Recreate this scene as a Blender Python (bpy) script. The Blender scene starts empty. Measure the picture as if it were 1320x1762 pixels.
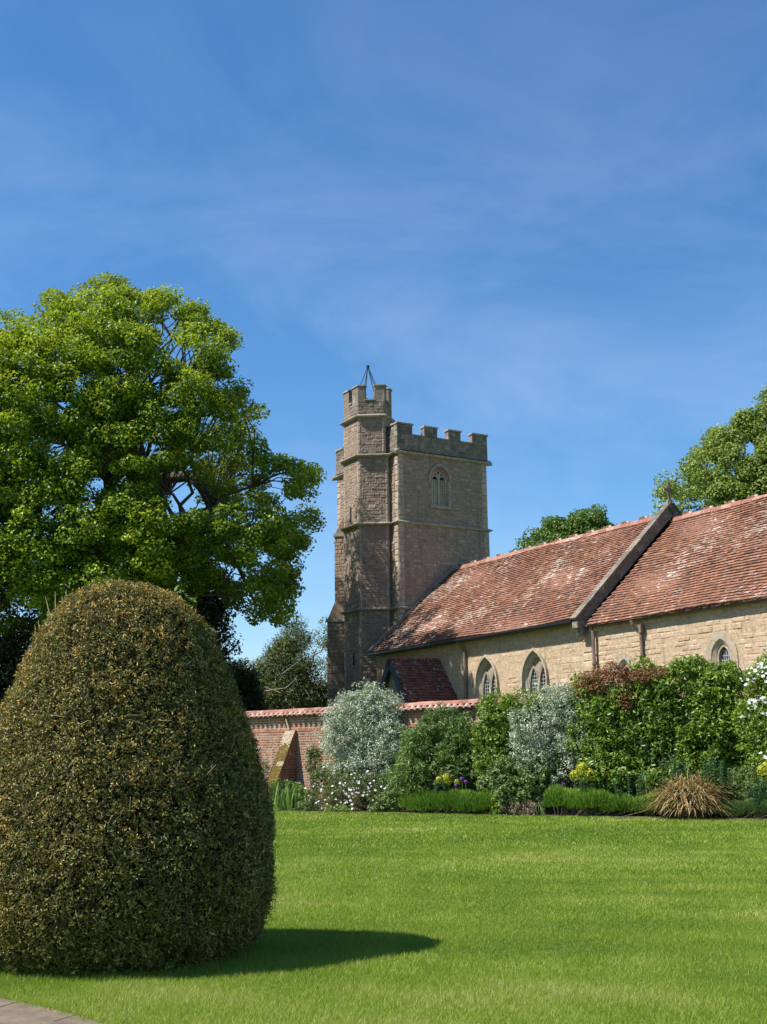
import bpy, math
import numpy as np
from mathutils import Matrix, Vector
rad = math.radians
SC = bpy.context.scene
# ------------------------------------------------------------------ camera, sky, sun, exposure
F, W0, H0 = 2080.0, 1320.0, 1762.0
PITCH, ROLL = rad(11.65), rad(0.66)
CAMP = np.array([0.0, 0.0, 1.35])
cp, sp, cr, sr = math.cos(PITCH), math.sin(PITCH), math.cos(ROLL), math.sin(ROLL)
RM = np.array([[cr, -sr, 0], [sr, cr, 0], [0, 0, 1]]) @ np.array([[1, 0, 0], [0, -sp, cp], [0, cp, sp]])
cam = bpy.data.objects.new('camera', bpy.data.cameras.new('camera'))
SC.collection.objects.link(cam)
cam.data.sensor_fit = 'VERTICAL'; cam.data.sensor_height = 24.0; cam.data.lens = 24.0 * F / H0
cam.data.clip_start = 0.1; cam.data.clip_end = 2000
M = Matrix.Identity(4)
for i in range(3):
    M[i][0] = RM[0][i]; M[i][1] = RM[1][i]; M[i][2] = -RM[2][i]; M[i][3] = CAMP[i]
cam.matrix_world = M
SC.camera = cam
SC.view_settings.view_transform = 'Standard'; SC.view_settings.look = 'None'
SC.view_settings.gamma = 1.0; SC.view_settings.use_curve_mapping = False
SC.view_settings.exposure = 0.95
SUN_AZ, SUN_EL = rad(193.5), rad(53)
SUN_STRENGTH, SKY_STRENGTH = 4.4, 0.088
world = bpy.data.worlds.new('World'); SC.world = world; world.use_nodes = True
wn, wl = world.node_tree.nodes, world.node_tree.links
wn.clear()
sky = wn.new('ShaderNodeTexSky'); sky.sky_type = 'NISHITA'; sky.sun_disc = False
sky.sun_elevation = SUN_EL; sky.sun_rotation = math.pi / 2 - SUN_AZ
sky.altitude = 0; sky.air_density = 1.0; sky.dust_density = 0.35; sky.ozone_density = 4.0
hs = wn.new('ShaderNodeHueSaturation'); hs.inputs['Saturation'].default_value = 1.24
wl.new(sky.outputs[0], hs.inputs['Color'])
tc = wn.new('ShaderNodeTexCoord')
mp = wn.new('ShaderNodeMapping'); mp.inputs['Scale'].default_value = (1.4, 1.4, 3.2); mp.inputs['Rotation'].default_value = (0.15, 0.5, 0.2)
wl.new(tc.outputs['Generated'], mp.inputs['Vector'])
cn = wn.new('ShaderNodeTexNoise'); cn.inputs['Scale'].default_value = 2.3; cn.inputs['Detail'].default_value = 11; cn.inputs['Roughness'].default_value = 0.6
cn.inputs['Distortion'].default_value = 0.6
wl.new(mp.outputs[0], cn.inputs['Vector'])
cr_ = wn.new('ShaderNodeMapRange'); cr_.inputs['From Min'].default_value = 0.40; cr_.inputs['From Max'].default_value = 0.85
cr_.inputs['To Max'].default_value = 0.28; cr_.clamp = True
wl.new(cn.outputs[0], cr_.inputs['Value'])
mxw = wn.new('ShaderNodeMixRGB'); mxw.inputs[2].default_value = (5.2, 6.2, 7.6, 1)
sx = wn.new('ShaderNodeSeparateXYZ'); wl.new(tc.outputs['Generated'], sx.inputs[0])
el = wn.new('ShaderNodeValToRGB'); e_ = el.color_ramp.elements; e_.new(0.5); e_.new(0.5)
for q_, (p_, v_) in enumerate(((0.12, 0.3), (0.34, 1.0), (0.47, 0.5), (0.62, 0.25))): e_[q_].position = p_; e_[q_].color = (v_, v_, v_, 1)
wl.new(sx.outputs[2], el.inputs[0])
mm = wn.new('ShaderNodeMath'); mm.operation = 'MULTIPLY'; wl.new(cr_.outputs[0], mm.inputs[0]); wl.new(el.outputs[0], mm.inputs[1])
wl.new(mm.outputs[0], mxw.inputs[0]); wl.new(hs.outputs[0], mxw.inputs[1])
bg = wn.new('ShaderNodeBackground'); bg.inputs[1].default_value = SKY_STRENGTH
wl.new(mxw.outputs[0], bg.inputs[0])
wo = wn.new('ShaderNodeOutputWorld'); wl.new(bg.outputs[0], wo.inputs[0])
sl = bpy.data.lights.new('sun', 'SUN'); sl.energy = SUN_STRENGTH; sl.angle = rad(0.53); sl.color = (1.0, 0.955, 0.87)
so = bpy.data.objects.new('sun', sl); SC.collection.objects.link(so)
sd = Vector((math.cos(SUN_AZ) * math.cos(SUN_EL), math.sin(SUN_AZ) * math.cos(SUN_EL), math.sin(SUN_EL)))
so.rotation_euler = (-sd).to_track_quat('-Z', 'Y').to_euler()
SC.cycles.max_bounces = 8; SC.cycles.diffuse_bounces = 3; SC.cycles.transmission_bounces = 3; SC.cycles.glossy_bounces = 2
SC.cycles.transparent_max_bounces = 8

# ------------------------------------------------------------------ helpers
rng = np.random.default_rng(7)
def ray(px, py):
    return RM.T @ np.array([(px - W0 / 2) / F, -(py - H0 / 2) / F, 1.0])
def at(px, py, D):
    d = ray(px, py); return CAMP + d * (D / d[1])
def gnd(px, py, z=0.0):
    d = ray(px, py); return CAMP + d * ((z - CAMP[2]) / d[2])
def noise3(P, freq, seed, octs=3):
    r = np.random.default_rng(seed); out = np.zeros(len(P)); a = 1.0; tot = 0
    for o in range(octs):
        for k in range(5):
            d = r.normal(size=3); d /= np.linalg.norm(d)
            out += a * np.sin(P @ (d * freq * (2 ** o) * r.uniform(0.7, 1.3)) + r.uniform(0, 6.28)); tot += a * 0.5
        a *= 0.55
    return out / tot
def tag(o, label=None, cat=None, group=None, kind=None):
    if label: o['label'] = label
    if cat: o['category'] = cat
    if group: o['group'] = group
    if kind: o['kind'] = kind
    return o
def empty(name, loc=(0, 0, 0), rz=0, parent=None):
    o = bpy.data.objects.new(name, None); SC.collection.objects.link(o)
    o.location = [float(c) for c in loc]; o.rotation_euler = (0, 0, rz); o.empty_display_size = 0.3
    if parent: o.parent = parent
    return o
def meshdata(name, V, Fc, tone=None, smooth=False):
    me = bpy.data.meshes.new(name)
    V = np.ascontiguousarray(V, dtype=np.float32)
    if isinstance(Fc, np.ndarray):
        n, k = Fc.shape
        me.vertices.add(len(V)); me.vertices.foreach_set('co', V.ravel())
        me.loops.add(n * k); me.loops.foreach_set('vertex_index', np.ascontiguousarray(Fc, dtype=np.int32).ravel())
        me.polygons.add(n)
        me.polygons.foreach_set('loop_start', np.arange(0, n * k, k, dtype=np.int32))
        me.polygons.foreach_set('loop_total', np.full(n, k, dtype=np.int32))
        me.update(calc_edges=True)
    else:
        me.from_pydata(V.tolist(), [], [list(map(int, f)) for f in Fc]); me.update()
    if tone is not None:
        a = me.attributes.new('tone', 'FLOAT', 'FACE'); a.data.foreach_set('value', np.ascontiguousarray(tone, dtype=np.float32))
    me.polygons.foreach_set('use_smooth', np.full(len(me.polygons), smooth, dtype=bool))
    return me
def mk(name, V, Fc, mat, parent=None, tone=None, smooth=False, loc=None):
    me = meshdata(name, V, Fc, tone, smooth)
    if mat: me.materials.append(mat)
    o = bpy.data.objects.new(name, me); SC.collection.objects.link(o)
    if parent: o.parent = parent
    if loc is not None: o.location = [float(c) for c in loc]
    return o
class B:
    """collects pieces into ONE mesh"""
    def __init__(s): s.v = []; s.f = []; s.t = []; s.n = 0
    def add(s, V, Fc, tone=0.5):
        V = np.asarray(V, float); s.v.append(V)
        for f in Fc: s.f.append([int(i) + s.n for i in f])
        s.t += [tone] * len(Fc); s.n += len(V); return s
    def addq(s, V, Q, tone):
        s.v.append(V); s.f += (Q + s.n).tolist(); s.t += list(tone); s.n += len(V)
    def box(s, x0, x1, y0, y1, z0, z1, tone=0.5):
        V = [(x, y, z) for z in (z0, z1) for x, y in ((x0, y0), (x1, y0), (x1, y1), (x0, y1))]
        return s.add(V, BOXF, tone)
    def obox(s, c, ax, ay, az, tone=0.5):
        c, ax, ay, az = map(np.asarray, (c, ax, ay, az))
        V = [c + sx * ax + sy * ay + sz * az for sz in (-1, 1) for sx, sy in ((-1, -1), (1, -1), (1, 1), (-1, 1))]
        return s.add(V, BOXF, tone)
    def prism(s, pts, z0, z1, tone=0.5, top=None):
        n = len(pts); top = pts if top is None else top
        V = [(p[0], p[1], z0) for p in pts] + [(p[0], p[1], z1) for p in top]
        return s.add(V, [list(range(n))[::-1], list(range(n, 2 * n))] + [[i, (i + 1) % n, n + (i + 1) % n, n + i] for i in range(n)], tone)
    def build(s, name, mat, parent=None, smooth=False, loc=None):
        V = np.concatenate(s.v) if s.v else np.zeros((0, 3))
        ks = set(len(f) for f in s.f)
        Fc = np.array(s.f) if len(ks) == 1 else s.f
        return mk(name, V, Fc, mat, parent, s.t, smooth, loc)
BOXF = [[0, 3, 2, 1], [4, 5, 6, 7], [0, 1, 5, 4], [1, 2, 6, 5], [2, 3, 7, 6], [3, 0, 4, 7]]
def tube(b, pts, radii, sides=6, tone=0.5, cap=True):
    pts = np.asarray(pts, float); n = len(pts)
    if np.isscalar(radii): radii = [radii] * n
    T = np.gradient(pts, axis=0); T /= np.linalg.norm(T, axis=1)[:, None] + 1e-9
    ref = np.array([0.31, 0.9, 0.2]) if abs(T[0] @ np.array([0.31, 0.9, 0.2])) < 0.85 else np.array([1., 0, 0])
    V = []
    for i in range(n):
        a = np.cross(T[i], ref); a /= np.linalg.norm(a); c = np.cross(T[i], a)
        for k in range(sides):
            th = 2 * math.pi * k / sides
            V.append(pts[i] + radii[i] * (math.cos(th) * a + math.sin(th) * c))
    Fq = [[i * sides + k, i * sides + (k + 1) % sides, (i + 1) * sides + (k + 1) % sides, (i + 1) * sides + k] for i in range(n - 1) for k in range(sides)]
    b.add(V, Fq, tone)
    if cap and sides == 4:
        b.add(V[:4], [[3, 2, 1, 0]], tone); b.add(V[-4:], [[0, 1, 2, 3]], tone)

# ---------- materials
def mat_base(name):
    m = bpy.data.materials.new(name); m.use_nodes = True
    nt = m.node_tree; nt.nodes.clear()
    out = nt.nodes.new('ShaderNodeOutputMaterial'); p = nt.nodes.new('ShaderNodeBsdfPrincipled')
    nt.links.new(p.outputs[0], out.inputs[0]); return m, nt, p, out
def N(nt, t, **kw):
    n = nt.nodes.new(t)
    for k, v in kw.items():
        if k in n.inputs: n.inputs[k].default_value = v
        else: setattr(n, k, v)
    return n
def ramp(nt, fac, stops, interp='LINEAR'):
    r = nt.nodes.new('ShaderNodeValToRGB'); r.color_ramp.interpolation = interp
    e = r.color_ramp.elements
    while len(e) < len(stops): e.new(0.5)
    for i, (p, c) in enumerate(stops): e[i].position = p; e[i].color = (*c, 1) if len(c) == 3 else c
    nt.links.new(fac, r.inputs[0]); return r.outputs[0]
def attr_tone(nt):
    a = nt.nodes.new('ShaderNodeAttribute'); a.attribute_name = 'tone'; return a.outputs['Fac']
def objco(nt): return nt.nodes.new('ShaderNodeTexCoord').outputs['Object']
def noise(nt, vec, scale, detail=4, rough=0.6, dist=0):
    n = N(nt, 'ShaderNodeTexNoise', Scale=scale, Detail=detail, Roughness=rough, Distortion=dist); nt.links.new(vec, n.inputs['Vector']); return n.outputs[0]
def mix(nt, fac, a, b, mode='MIX'):
    m = nt.nodes.new('ShaderNodeMixRGB'); m.blend_type = mode
    for s, x in ((0, fac), (1, a), (2, b)):
        if hasattr(x, 'is_linked') or hasattr(x, 'links'): nt.links.new(x, m.inputs[s])
        else: m.inputs[s].default_value = x if s == 0 else (*x, 1)
    return m.outputs[0]
def rng_(nt, x, a, b, c=0.0, d=1.0):
    m = N(nt, 'ShaderNodeMapRange'); m.inputs['From Min'].default_value = a; m.inputs['From Max'].default_value = b
    m.inputs['To Min'].default_value = c; m.inputs['To Max'].default_value = d; nt.links.new(x, m.inputs['Value']); return m.outputs[0]
def bump(nt, p, h, strength, dist):
    b = N(nt, 'ShaderNodeBump', Strength=strength, Distance=dist); nt.links.new(h, b.inputs['Height']); nt.links.new(b.outputs[0], p.inputs['Normal'])

def leaf_mat(name, cols, transl=0.3, rough=0.5, spec=0.4, tcol=None):
    """cols = colours by tone 0..1"""
    m, nt, p, out = mat_base(name)
    n = len(cols); c = ramp(nt, attr_tone(nt), [(i / (n - 1), cols[i]) for i in range(n)])
    nt.links.new(c, p.inputs['Base Color']); p.inputs['Roughness'].default_value = rough; p.inputs['Specular IOR Level'].default_value = spec
    t = nt.nodes.new('ShaderNodeBsdfTranslucent')
    tc_ = mix(nt, 0.55, c, tcol or (0.42, 0.5, 0.06), 'MIX')
    nt.links.new(tc_, t.inputs[0])
    ms = N(nt, 'ShaderNodeMixShader'); ms.inputs[0].default_value = transl
    nt.links.new(p.outputs[0], ms.inputs[1]); nt.links.new(t.outputs[0], ms.inputs[2]); nt.links.new(ms.outputs[0], out.inputs[0])
    return m
def stone_mat(name, c0, c1, c2, lichen=0.3, grain=14.0, lich_col=(0.42, 0.42, 0.36), darkc=(0.06, 0.055, 0.045), dark=0.35):
    m, nt, p, out = mat_base(name); v = objco(nt)
    c = ramp(nt, attr_tone(nt), [(0, c0), (0.5, c1), (1, c2)])
    big = noise(nt, v, 0.55, 5, 0.65)
    c = mix(nt, rng_(nt, big, 0.45, 0.75, 0, 0.5), c, c0)
    fine = noise(nt, v, grain, 5, 0.7)
    c = mix(nt, rng_(nt, fine, 0.3, 0.7, 0.0, 0.75), c, (1, 1, 1), 'OVERLAY') if False else mix(nt, 1.0, c, ramp(nt, fine, [(0.3, (0.62, 0.6, 0.58)), (0.7, (1.25, 1.23, 1.2))]), 'MULTIPLY')
    pit = noise(nt, v, 5.0, 6, 0.75, 0.4)
    c = mix(nt, rng_(nt, pit, 0.60, 0.72, 0, dark), c, darkc)
    lic = noise(nt, v, 2.6, 7, 0.7, 0.8)
    c = mix(nt, rng_(nt, lic, 0.56, 0.66, 0, lichen), c, lich_col)
    nt.links.new(c, p.inputs['Base Color']); p.inputs['Roughness'].default_value = 0.95; p.inputs['Specular IOR Level'].default_value = 0.15
    ms_ = N(nt, 'ShaderNodeMapping'); ms_.inputs['Scale'].default_value = (2.2, 2.2, 0.35); nt.links.new(v, ms_.inputs['Vector'])
    stn = noise(nt, ms_.outputs[0], 1.6, 6, 0.65)      # damp streaks down the wall
    c = mix(nt, rng_(nt, stn, 0.52, 0.72, 0, 0.45), c, darkc)
    nt.links.new(c, p.inputs['Base Color'])
    bump(nt, p, fine, 0.7, 0.012)
    return m
def plain(name, col, rough=0.7, spec=0.3, metal=0.0, nz=0.2, scale=20):
    m, nt, p, out = mat_base(name); v = objco(nt)
    f = noise(nt, v, scale, 4)
    c = mix(nt, 1.0, col, ramp(nt, f, [(0.3, (1 - nz,) * 3), (0.7, (1 + nz,) * 3)]), 'MULTIPLY')
    nt.links.new(c, p.inputs['Base Color']); p.inputs['Roughness'].default_value = rough; p.inputs['Specular IOR Level'].default_value = spec
    p.inputs['Metallic'].default_value = metal
    return m
def tile_mat(name, cols, white=0.5, orange=0.5, scale=1.0, lich=0.0):
    m, nt, p, out = mat_base(name); v = objco(nt)
    n = len(cols); c = ramp(nt, attr_tone(nt), [(i / (n - 1), cols[i]) for i in range(n)])
    big = noise(nt, v, 0.6, 4, 0.6)
    c = mix(nt, rng_(nt, big, 0.45, 0.75, 0, 0.45), c, (0.16, 0.085, 0.065))
    fine = noise(nt, v, 22, 3)
    c = mix(nt, 1.0, c, ramp(nt, fine, [(0.3, (0.78,) * 3), (0.7, (1.2,) * 3)]), 'MULTIPLY')
    mpn = N(nt, 'ShaderNodeMapping'); mpn.inputs['Scale'].default_value = (0.5, 1.25, 1.25); nt.links.new(v, mpn.inputs['Vector'])
    li = noise(nt, mpn.outputs[0], 7.5 * scale, 9, 0.75, 0.5)
    zone = noise(nt, v, 0.42, 3, 0.5)
    sm = nt.nodes.new('ShaderNodeMath'); sm.operation = 'ADD'; nt.links.new(li, sm.inputs[0]); nt.links.new(rng_(nt, zone, 0.35, 0.68, -0.07, 0.055), sm.inputs[1])
    sX = nt.nodes.new('ShaderNodeSeparateXYZ'); nt.links.new(v, sX.inputs[0]); s2 = nt.nodes.new('ShaderNodeMath'); s2.operation = 'ADD'
    nt.links.new(sm.outputs[0], s2.inputs[0]); nt.links.new(rng_(nt, sX.outputs[0], 1.0, 6.5, 0.036 + lich, -0.004 + lich), s2.inputs[1])
    c = mix(nt, rng_(nt, s2.outputs[0], 0.565, 0.60, 0, white), c, (0.60, 0.53, 0.47))
    lo = noise(nt, v, 1.9 * scale, 6, 0.7, 0.3)
    c = mix(nt, rng_(nt, lo, 0.63, 0.69, 0, orange), c, (0.36, 0.17, 0.035))
    nt.links.new(c, p.inputs['Base Color']); p.inputs['Roughness'].default_value = 0.9; p.inputs['Specular IOR Level'].default_value = 0.2
    return m

M_tower = stone_mat('tower_stone', (0.235, 0.168, 0.135), (0.32, 0.24, 0.19), (0.45, 0.375, 0.30), 0.5, 10, (0.44, 0.42, 0.37), (0.12, 0.095, 0.075), dark=0.45)
M_ashlar = stone_mat('ashlar', (0.26, 0.22, 0.17), (0.40, 0.33, 0.25), (0.5, 0.43, 0.34), 0.3, 12, dark=0.25)
M_string = stone_mat('string_stone', (0.2, 0.18, 0.15), (0.34, 0.31, 0.26), (0.46, 0.43, 0.37), 0.5, 9, (0.52, 0.52, 0.48), dark=0.3)
M_parapet = stone_mat('parapet_stone', (0.12, 0.105, 0.09), (0.21, 0.18, 0.15), (0.33, 0.28, 0.22), 0.6, 9, (0.42, 0.41, 0.38), (0.05, 0.045, 0.04), dark=0.65)
M_nave = stone_mat('nave_stone', (0.39, 0.28, 0.19), (0.46, 0.345, 0.245), (0.53, 0.425, 0.32), 0.25, 9, (0.6, 0.53, 0.43), (0.22, 0.16, 0.1), 0.35)
M_mortar = stone_mat('mortar', (0.36, 0.27, 0.18), (0.43, 0.33, 0.23), (0.5, 0.4, 0.3), 0.2, 12)
M_mortar_t = stone_mat('tower_mortar', (0.22, 0.17, 0.13), (0.27, 0.21, 0.165), (0.34, 0.27, 0.21), 0.2, 18)
M_brick = stone_mat('brick', (0.15, 0.075, 0.055), (0.31, 0.125, 0.075), (0.46, 0.23, 0.13), 0.6, 16, (0.50, 0.41, 0.34), (0.08, 0.05, 0.045), 0.5)
M_lime = stone_mat('lime_mortar', (0.30, 0.235, 0.185), (0.36, 0.29, 0.23), (0.45, 0.37, 0.3), 0.3, 18)
M_roof = tile_mat('clay_roof_tile', [(0.095, 0.060, 0.05), (0.17, 0.088, 0.062), (0.225, 0.108, 0.070), (0.30, 0.135, 0.078), (0.26, 0.17, 0.13)], 0.8, 0.85)
M_roofd = tile_mat('porch_roof_tile', [(0.09, 0.045, 0.035), (0.15, 0.06, 0.045), (0.2, 0.07, 0.05), (0.3, 0.1, 0.06), (0.13, 0.08, 0.06)], 0.75, 0.2, 1.0, 0.004)
M_cope = tile_mat('coping_tile', [(0.22, 0.10, 0.075), (0.31, 0.14, 0.10), (0.42, 0.23, 0.18)], 0.55, 0.1)
M_pan = tile_mat('pantile', [(0.30, 0.16, 0.12), (0.42, 0.27, 0.2), (0.5, 0.38, 0.32)], 0.5, 0.0)
M_gutter_shade = plain('black_gutter_and_shade', (0.012, 0.012, 0.014), 0.45, 0.5)
M_pipe = plain('painted_pipe', (0.20, 0.14, 0.105), 0.7, 0.3, nz=0.35, scale=6)
M_iron = plain('iron', (0.02, 0.022, 0.03), 0.5, 0.5)
M_glass = plain('window_glass', (0.018, 0.02, 0.024), 0.12, 0.8, nz=0.5, scale=9)
M_lead = plain('window_leading', (0.32, 0.33, 0.33), 0.6)
M_dark = plain('dark_recess', (0.01, 0.01, 0.01), 0.9)
M_barge = plain('painted_bargeboard', (0.05, 0.065, 0.085), 0.6)
M_render = stone_mat('porch_render', (0.25, 0.2, 0.14), (0.3, 0.25, 0.17), (0.36, 0.3, 0.2), 0.2, 8)
M_louvre = stone_mat('pierced_stone', (0.29, 0.26, 0.21), (0.36, 0.33, 0.27), (0.44, 0.4, 0.33), 0.1, 10, dark=0.1)
M_moss = stone_mat('mossy_slope', (0.11, 0.08, 0.02), (0.15, 0.11, 0.03), (0.42, 0.35, 0.28), 0.2, 10, (0.33, 0.3, 0.24), (0.09, 0.08, 0.02), 0.5)
def bark_mat(name, c0, c1):
    m, nt, p, out = mat_base(name); v = objco(nt)
    f = noise(nt, v, 6, 6, 0.7, 0.5)
    nt.links.new(ramp(nt, f, [(0.3, c0), (0.7, c1)]), p.inputs['Base Color']); p.inputs['Roughness'].default_value = 0.95
    bump(nt, p, f, 0.8, 0.05); return m
M_bark = bark_mat('oak_bark', (0.03, 0.026, 0.02), (0.10, 0.085, 0.07))
M_barkp = bark_mat('pale_bark', (0.14, 0.115, 0.085), (0.32, 0.27, 0.2))
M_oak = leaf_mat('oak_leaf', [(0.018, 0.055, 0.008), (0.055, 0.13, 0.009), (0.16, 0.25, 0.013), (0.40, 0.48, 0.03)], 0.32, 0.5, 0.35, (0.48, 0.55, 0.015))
M_holly = leaf_mat('evergreen_leaf', [(0.010, 0.022, 0.009), (0.018, 0.038, 0.014), (0.035, 0.06, 0.022)], 0.1, 0.35, 0.5, (0.05, 0.1, 0.02))
M_conif = leaf_mat('conifer_leaf', [(0.025, 0.04, 0.012), (0.07, 0.095, 0.025), (0.18, 0.21, 0.055)], 0.15, 0.6, 0.3, (0.12, 0.16, 0.03))
M_lime_l = leaf_mat('lime_leaf', [(0.08, 0.13, 0.02), (0.18, 0.24, 0.035), (0.30, 0.36, 0.07)], 0.3, 0.5, 0.4, (0.3, 0.42, 0.05))
M_lime_d = leaf_mat('lime_leaf_dark', [(0.04, 0.085, 0.012), (0.085, 0.145, 0.02), (0.15, 0.22, 0.035)], 0.28, 0.5, 0.4, (0.2, 0.34, 0.04))
M_yew = leaf_mat('yew_leaf', [(0.026, 0.032, 0.007), (0.105, 0.108, 0.018), (0.25, 0.23, 0.05), (0.50, 0.42, 0.15), (0.56, 0.27, 0.04)], 0.14, 0.48, 0.33, (0.34, 0.29, 0.03))
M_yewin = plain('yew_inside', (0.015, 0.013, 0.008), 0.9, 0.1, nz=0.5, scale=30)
M_silver = leaf_mat('silver_leaf', [(0.10, 0.15, 0.07), (0.25, 0.31, 0.18), (0.45, 0.49, 0.36), (0.70, 0.72, 0.60)], 0.12, 0.5, 0.4, (0.3, 0.38, 0.2))
M_mid = leaf_mat('mid_green_leaf', [(0.035, 0.07, 0.018), (0.10, 0.17, 0.035), (0.20, 0.29, 0.075)], 0.25, 0.45, 0.45, (0.25, 0.4, 0.06))
M_bright = leaf_mat('bright_leaf', [(0.04, 0.085, 0.012), (0.12, 0.20, 0.02), (0.28, 0.38, 0.05)], 0.3, 0.42, 0.5, (0.4, 0.55, 0.04))
M_pale = leaf_mat('pale_green_leaf', [(0.06, 0.11, 0.03), (0.13, 0.2, 0.055), (0.24, 0.31, 0.10)], 0.25, 0.5, 0.4, (0.35, 0.45, 0.1))
M_red = leaf_mat('russet_leaf', [(0.10, 0.035, 0.015), (0.2, 0.08, 0.035), (0.32, 0.17, 0.07)], 0.2, 0.5, 0.4, (0.4, 0.12, 0.04))
M_lav = leaf_mat('lavender_leaf', [(0.05, 0.11, 0.018), (0.15, 0.26, 0.03), (0.29, 0.44, 0.06)], 0.2, 0.6, 0.25, (0.2, 0.36, 0.05))
M_lavd = leaf_mat('dark_lavender_leaf', [(0.035, 0.075, 0.025), (0.08, 0.145, 0.045), (0.14, 0.22, 0.07)], 0.2, 0.6, 0.25, (0.15, 0.3, 0.05))
M_twig = leaf_mat('dry_twig', [(0.13, 0.085, 0.055), (0.28, 0.19, 0.13), (0.46, 0.36, 0.26)], 0.1, 0.7, 0.2, (0.3, 0.2, 0.1))
M_straw = leaf_mat('straw_blade', [(0.13, 0.15, 0.03), (0.30, 0.20, 0.09), (0.46, 0.30, 0.15), (0.6, 0.45, 0.27)], 0.2, 0.5, 0.3, (0.5, 0.35, 0.1))
M_blue = leaf_mat('spurge_leaf', [(0.04, 0.10, 0.055), (0.09, 0.18, 0.10), (0.18, 0.30, 0.17)], 0.15, 0.5, 0.35, (0.12, 0.3, 0.1))
M_lime_f = leaf_mat('spurge_flower', [(0.30, 0.32, 0.02), (0.45, 0.45, 0.03), (0.62, 0.58, 0.07)], 0.2, 0.6, 0.2, (0.5, 0.5, 0.05))
M_white = leaf_mat('white_petal', [(0.7, 0.7, 0.66), (0.8, 0.8, 0.78), (0.85, 0.85, 0.83)], 0.2, 0.6, 0.2, (0.7, 0.7, 0.6))
M_purple = leaf_mat('purple_petal', [(0.16, 0.04, 0.26), (0.26, 0.08, 0.4), (0.4, 0.16, 0.55)], 0.2, 0.6, 0.2, (0.3, 0.1, 0.4))
M_pink = leaf_mat('pink_petal', [(0.6, 0.2, 0.2), (0.7, 0.35, 0.33), (0.8, 0.5, 0.45)], 0.2, 0.6, 0.2, (0.6, 0.3, 0.3))
M_pipe2 = plain('straw_stem', (0.42, 0.33, 0.17), 0.7)
M_stem = bark_mat('shrub_stem', (0.07, 0.05, 0.035), (0.17, 0.13, 0.09))
M_gstem = plain('green_stem', (0.10, 0.17, 0.05), 0.6)
M_iris = leaf_mat('iris_leaf', [(0.06, 0.13, 0.025), (0.13, 0.22, 0.045), (0.26, 0.36, 0.09)], 0.25, 0.45, 0.4, (0.25, 0.45, 0.08))
M_grass = leaf_mat('grass_blade', [(0.07, 0.15, 0.016), (0.145, 0.235, 0.020), (0.25, 0.33, 0.035), (0.44, 0.42, 0.15)], 0.34, 0.5, 0.3, (0.42, 0.52, 0.03))

# ------------------------------------------------------------------ ground
def ground_mat():
    m, nt, p, out = mat_base('lawn_ground'); v = objco(nt)
    n1 = noise(nt, v, 0.35, 4, 0.6); n2 = noise(nt, v, 14, 5, 0.7); n3 = noise(nt, v, 120, 2, 0.6)
    c = ramp(nt, n1, [(0.35, (0.10, 0.165, 0.020)), (0.65, (0.165, 0.225, 0.032))])
    c = mix(nt, 1.0, c, ramp(nt, n2, [(0.3, (0.75, 0.78, 0.7)), (0.7, (1.15, 1.12, 1.1))]), 'MULTIPLY')
    c = mix(nt, 1.0, c, ramp(nt, n3, [(0.3, (0.6, 0.62, 0.6)), (0.7, (1.25, 1.25, 1.2))]), 'MULTIPLY')
    nt.links.new(c, p.inputs['Base Color']); p.inputs['Roughness'].default_value = 0.9; p.inputs['Specular IOR Level'].default_value = 0.1
    bump(nt, p, n3, 0.6, 0.02); return m
M_lawn = ground_mat()
S_ = 600.0
tag(mk('ground', [(-S_, -S_, 0), (S_, -S_, 0), (S_, S_, 0), (-S_, S_, 0)], [[0, 1, 2, 3]], M_lawn), 'close mown green lawn in front of the flower border', None, kind='structure')
# bed soil
edge = np.array([(-14.0, 40.2), (-3.35, 34.8), (0.52, 32.6), (4.56, 29.6), (8.21, 26.96), (13.0, 23.8)])
WALL = np.array([(-13.0, 46.3), (-5.0, 39.1), (2.9, 32.0), (4.6, 30.6), (9.9, 29.4), (13.0, 24.6)])
def soil_mat():
    m, nt, p, out = mat_base('bed_soil'); v = objco(nt); n = noise(nt, v, 9, 6, 0.75)
    nt.links.new(ramp(nt, n, [(0.3, (0.05, 0.033, 0.022)), (0.7, (0.2, 0.14, 0.1))]), p.inputs['Base Color']); p.inputs['Roughness'].default_value = 1
    bump(nt, p, n, 1.0, 0.05); return m
V = np.array([(x, y, 0.03) for x, y in edge] + [(x, y, 0.03) for x, y in WALL[::-1] + np.array([0.1, 0.15])])
V2 = V.copy(); V2[:, 2] = 0.004
nE = len(V)
tag(mk('soil', np.concatenate([V, V2]), [list(range(nE))] + [[i, (i + 1) % nE, nE + (i + 1) % nE, nE + i] for i in range(nE)], soil_mat()), 'brown earth of the flower border under the brick wall', None, kind='structure')

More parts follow.
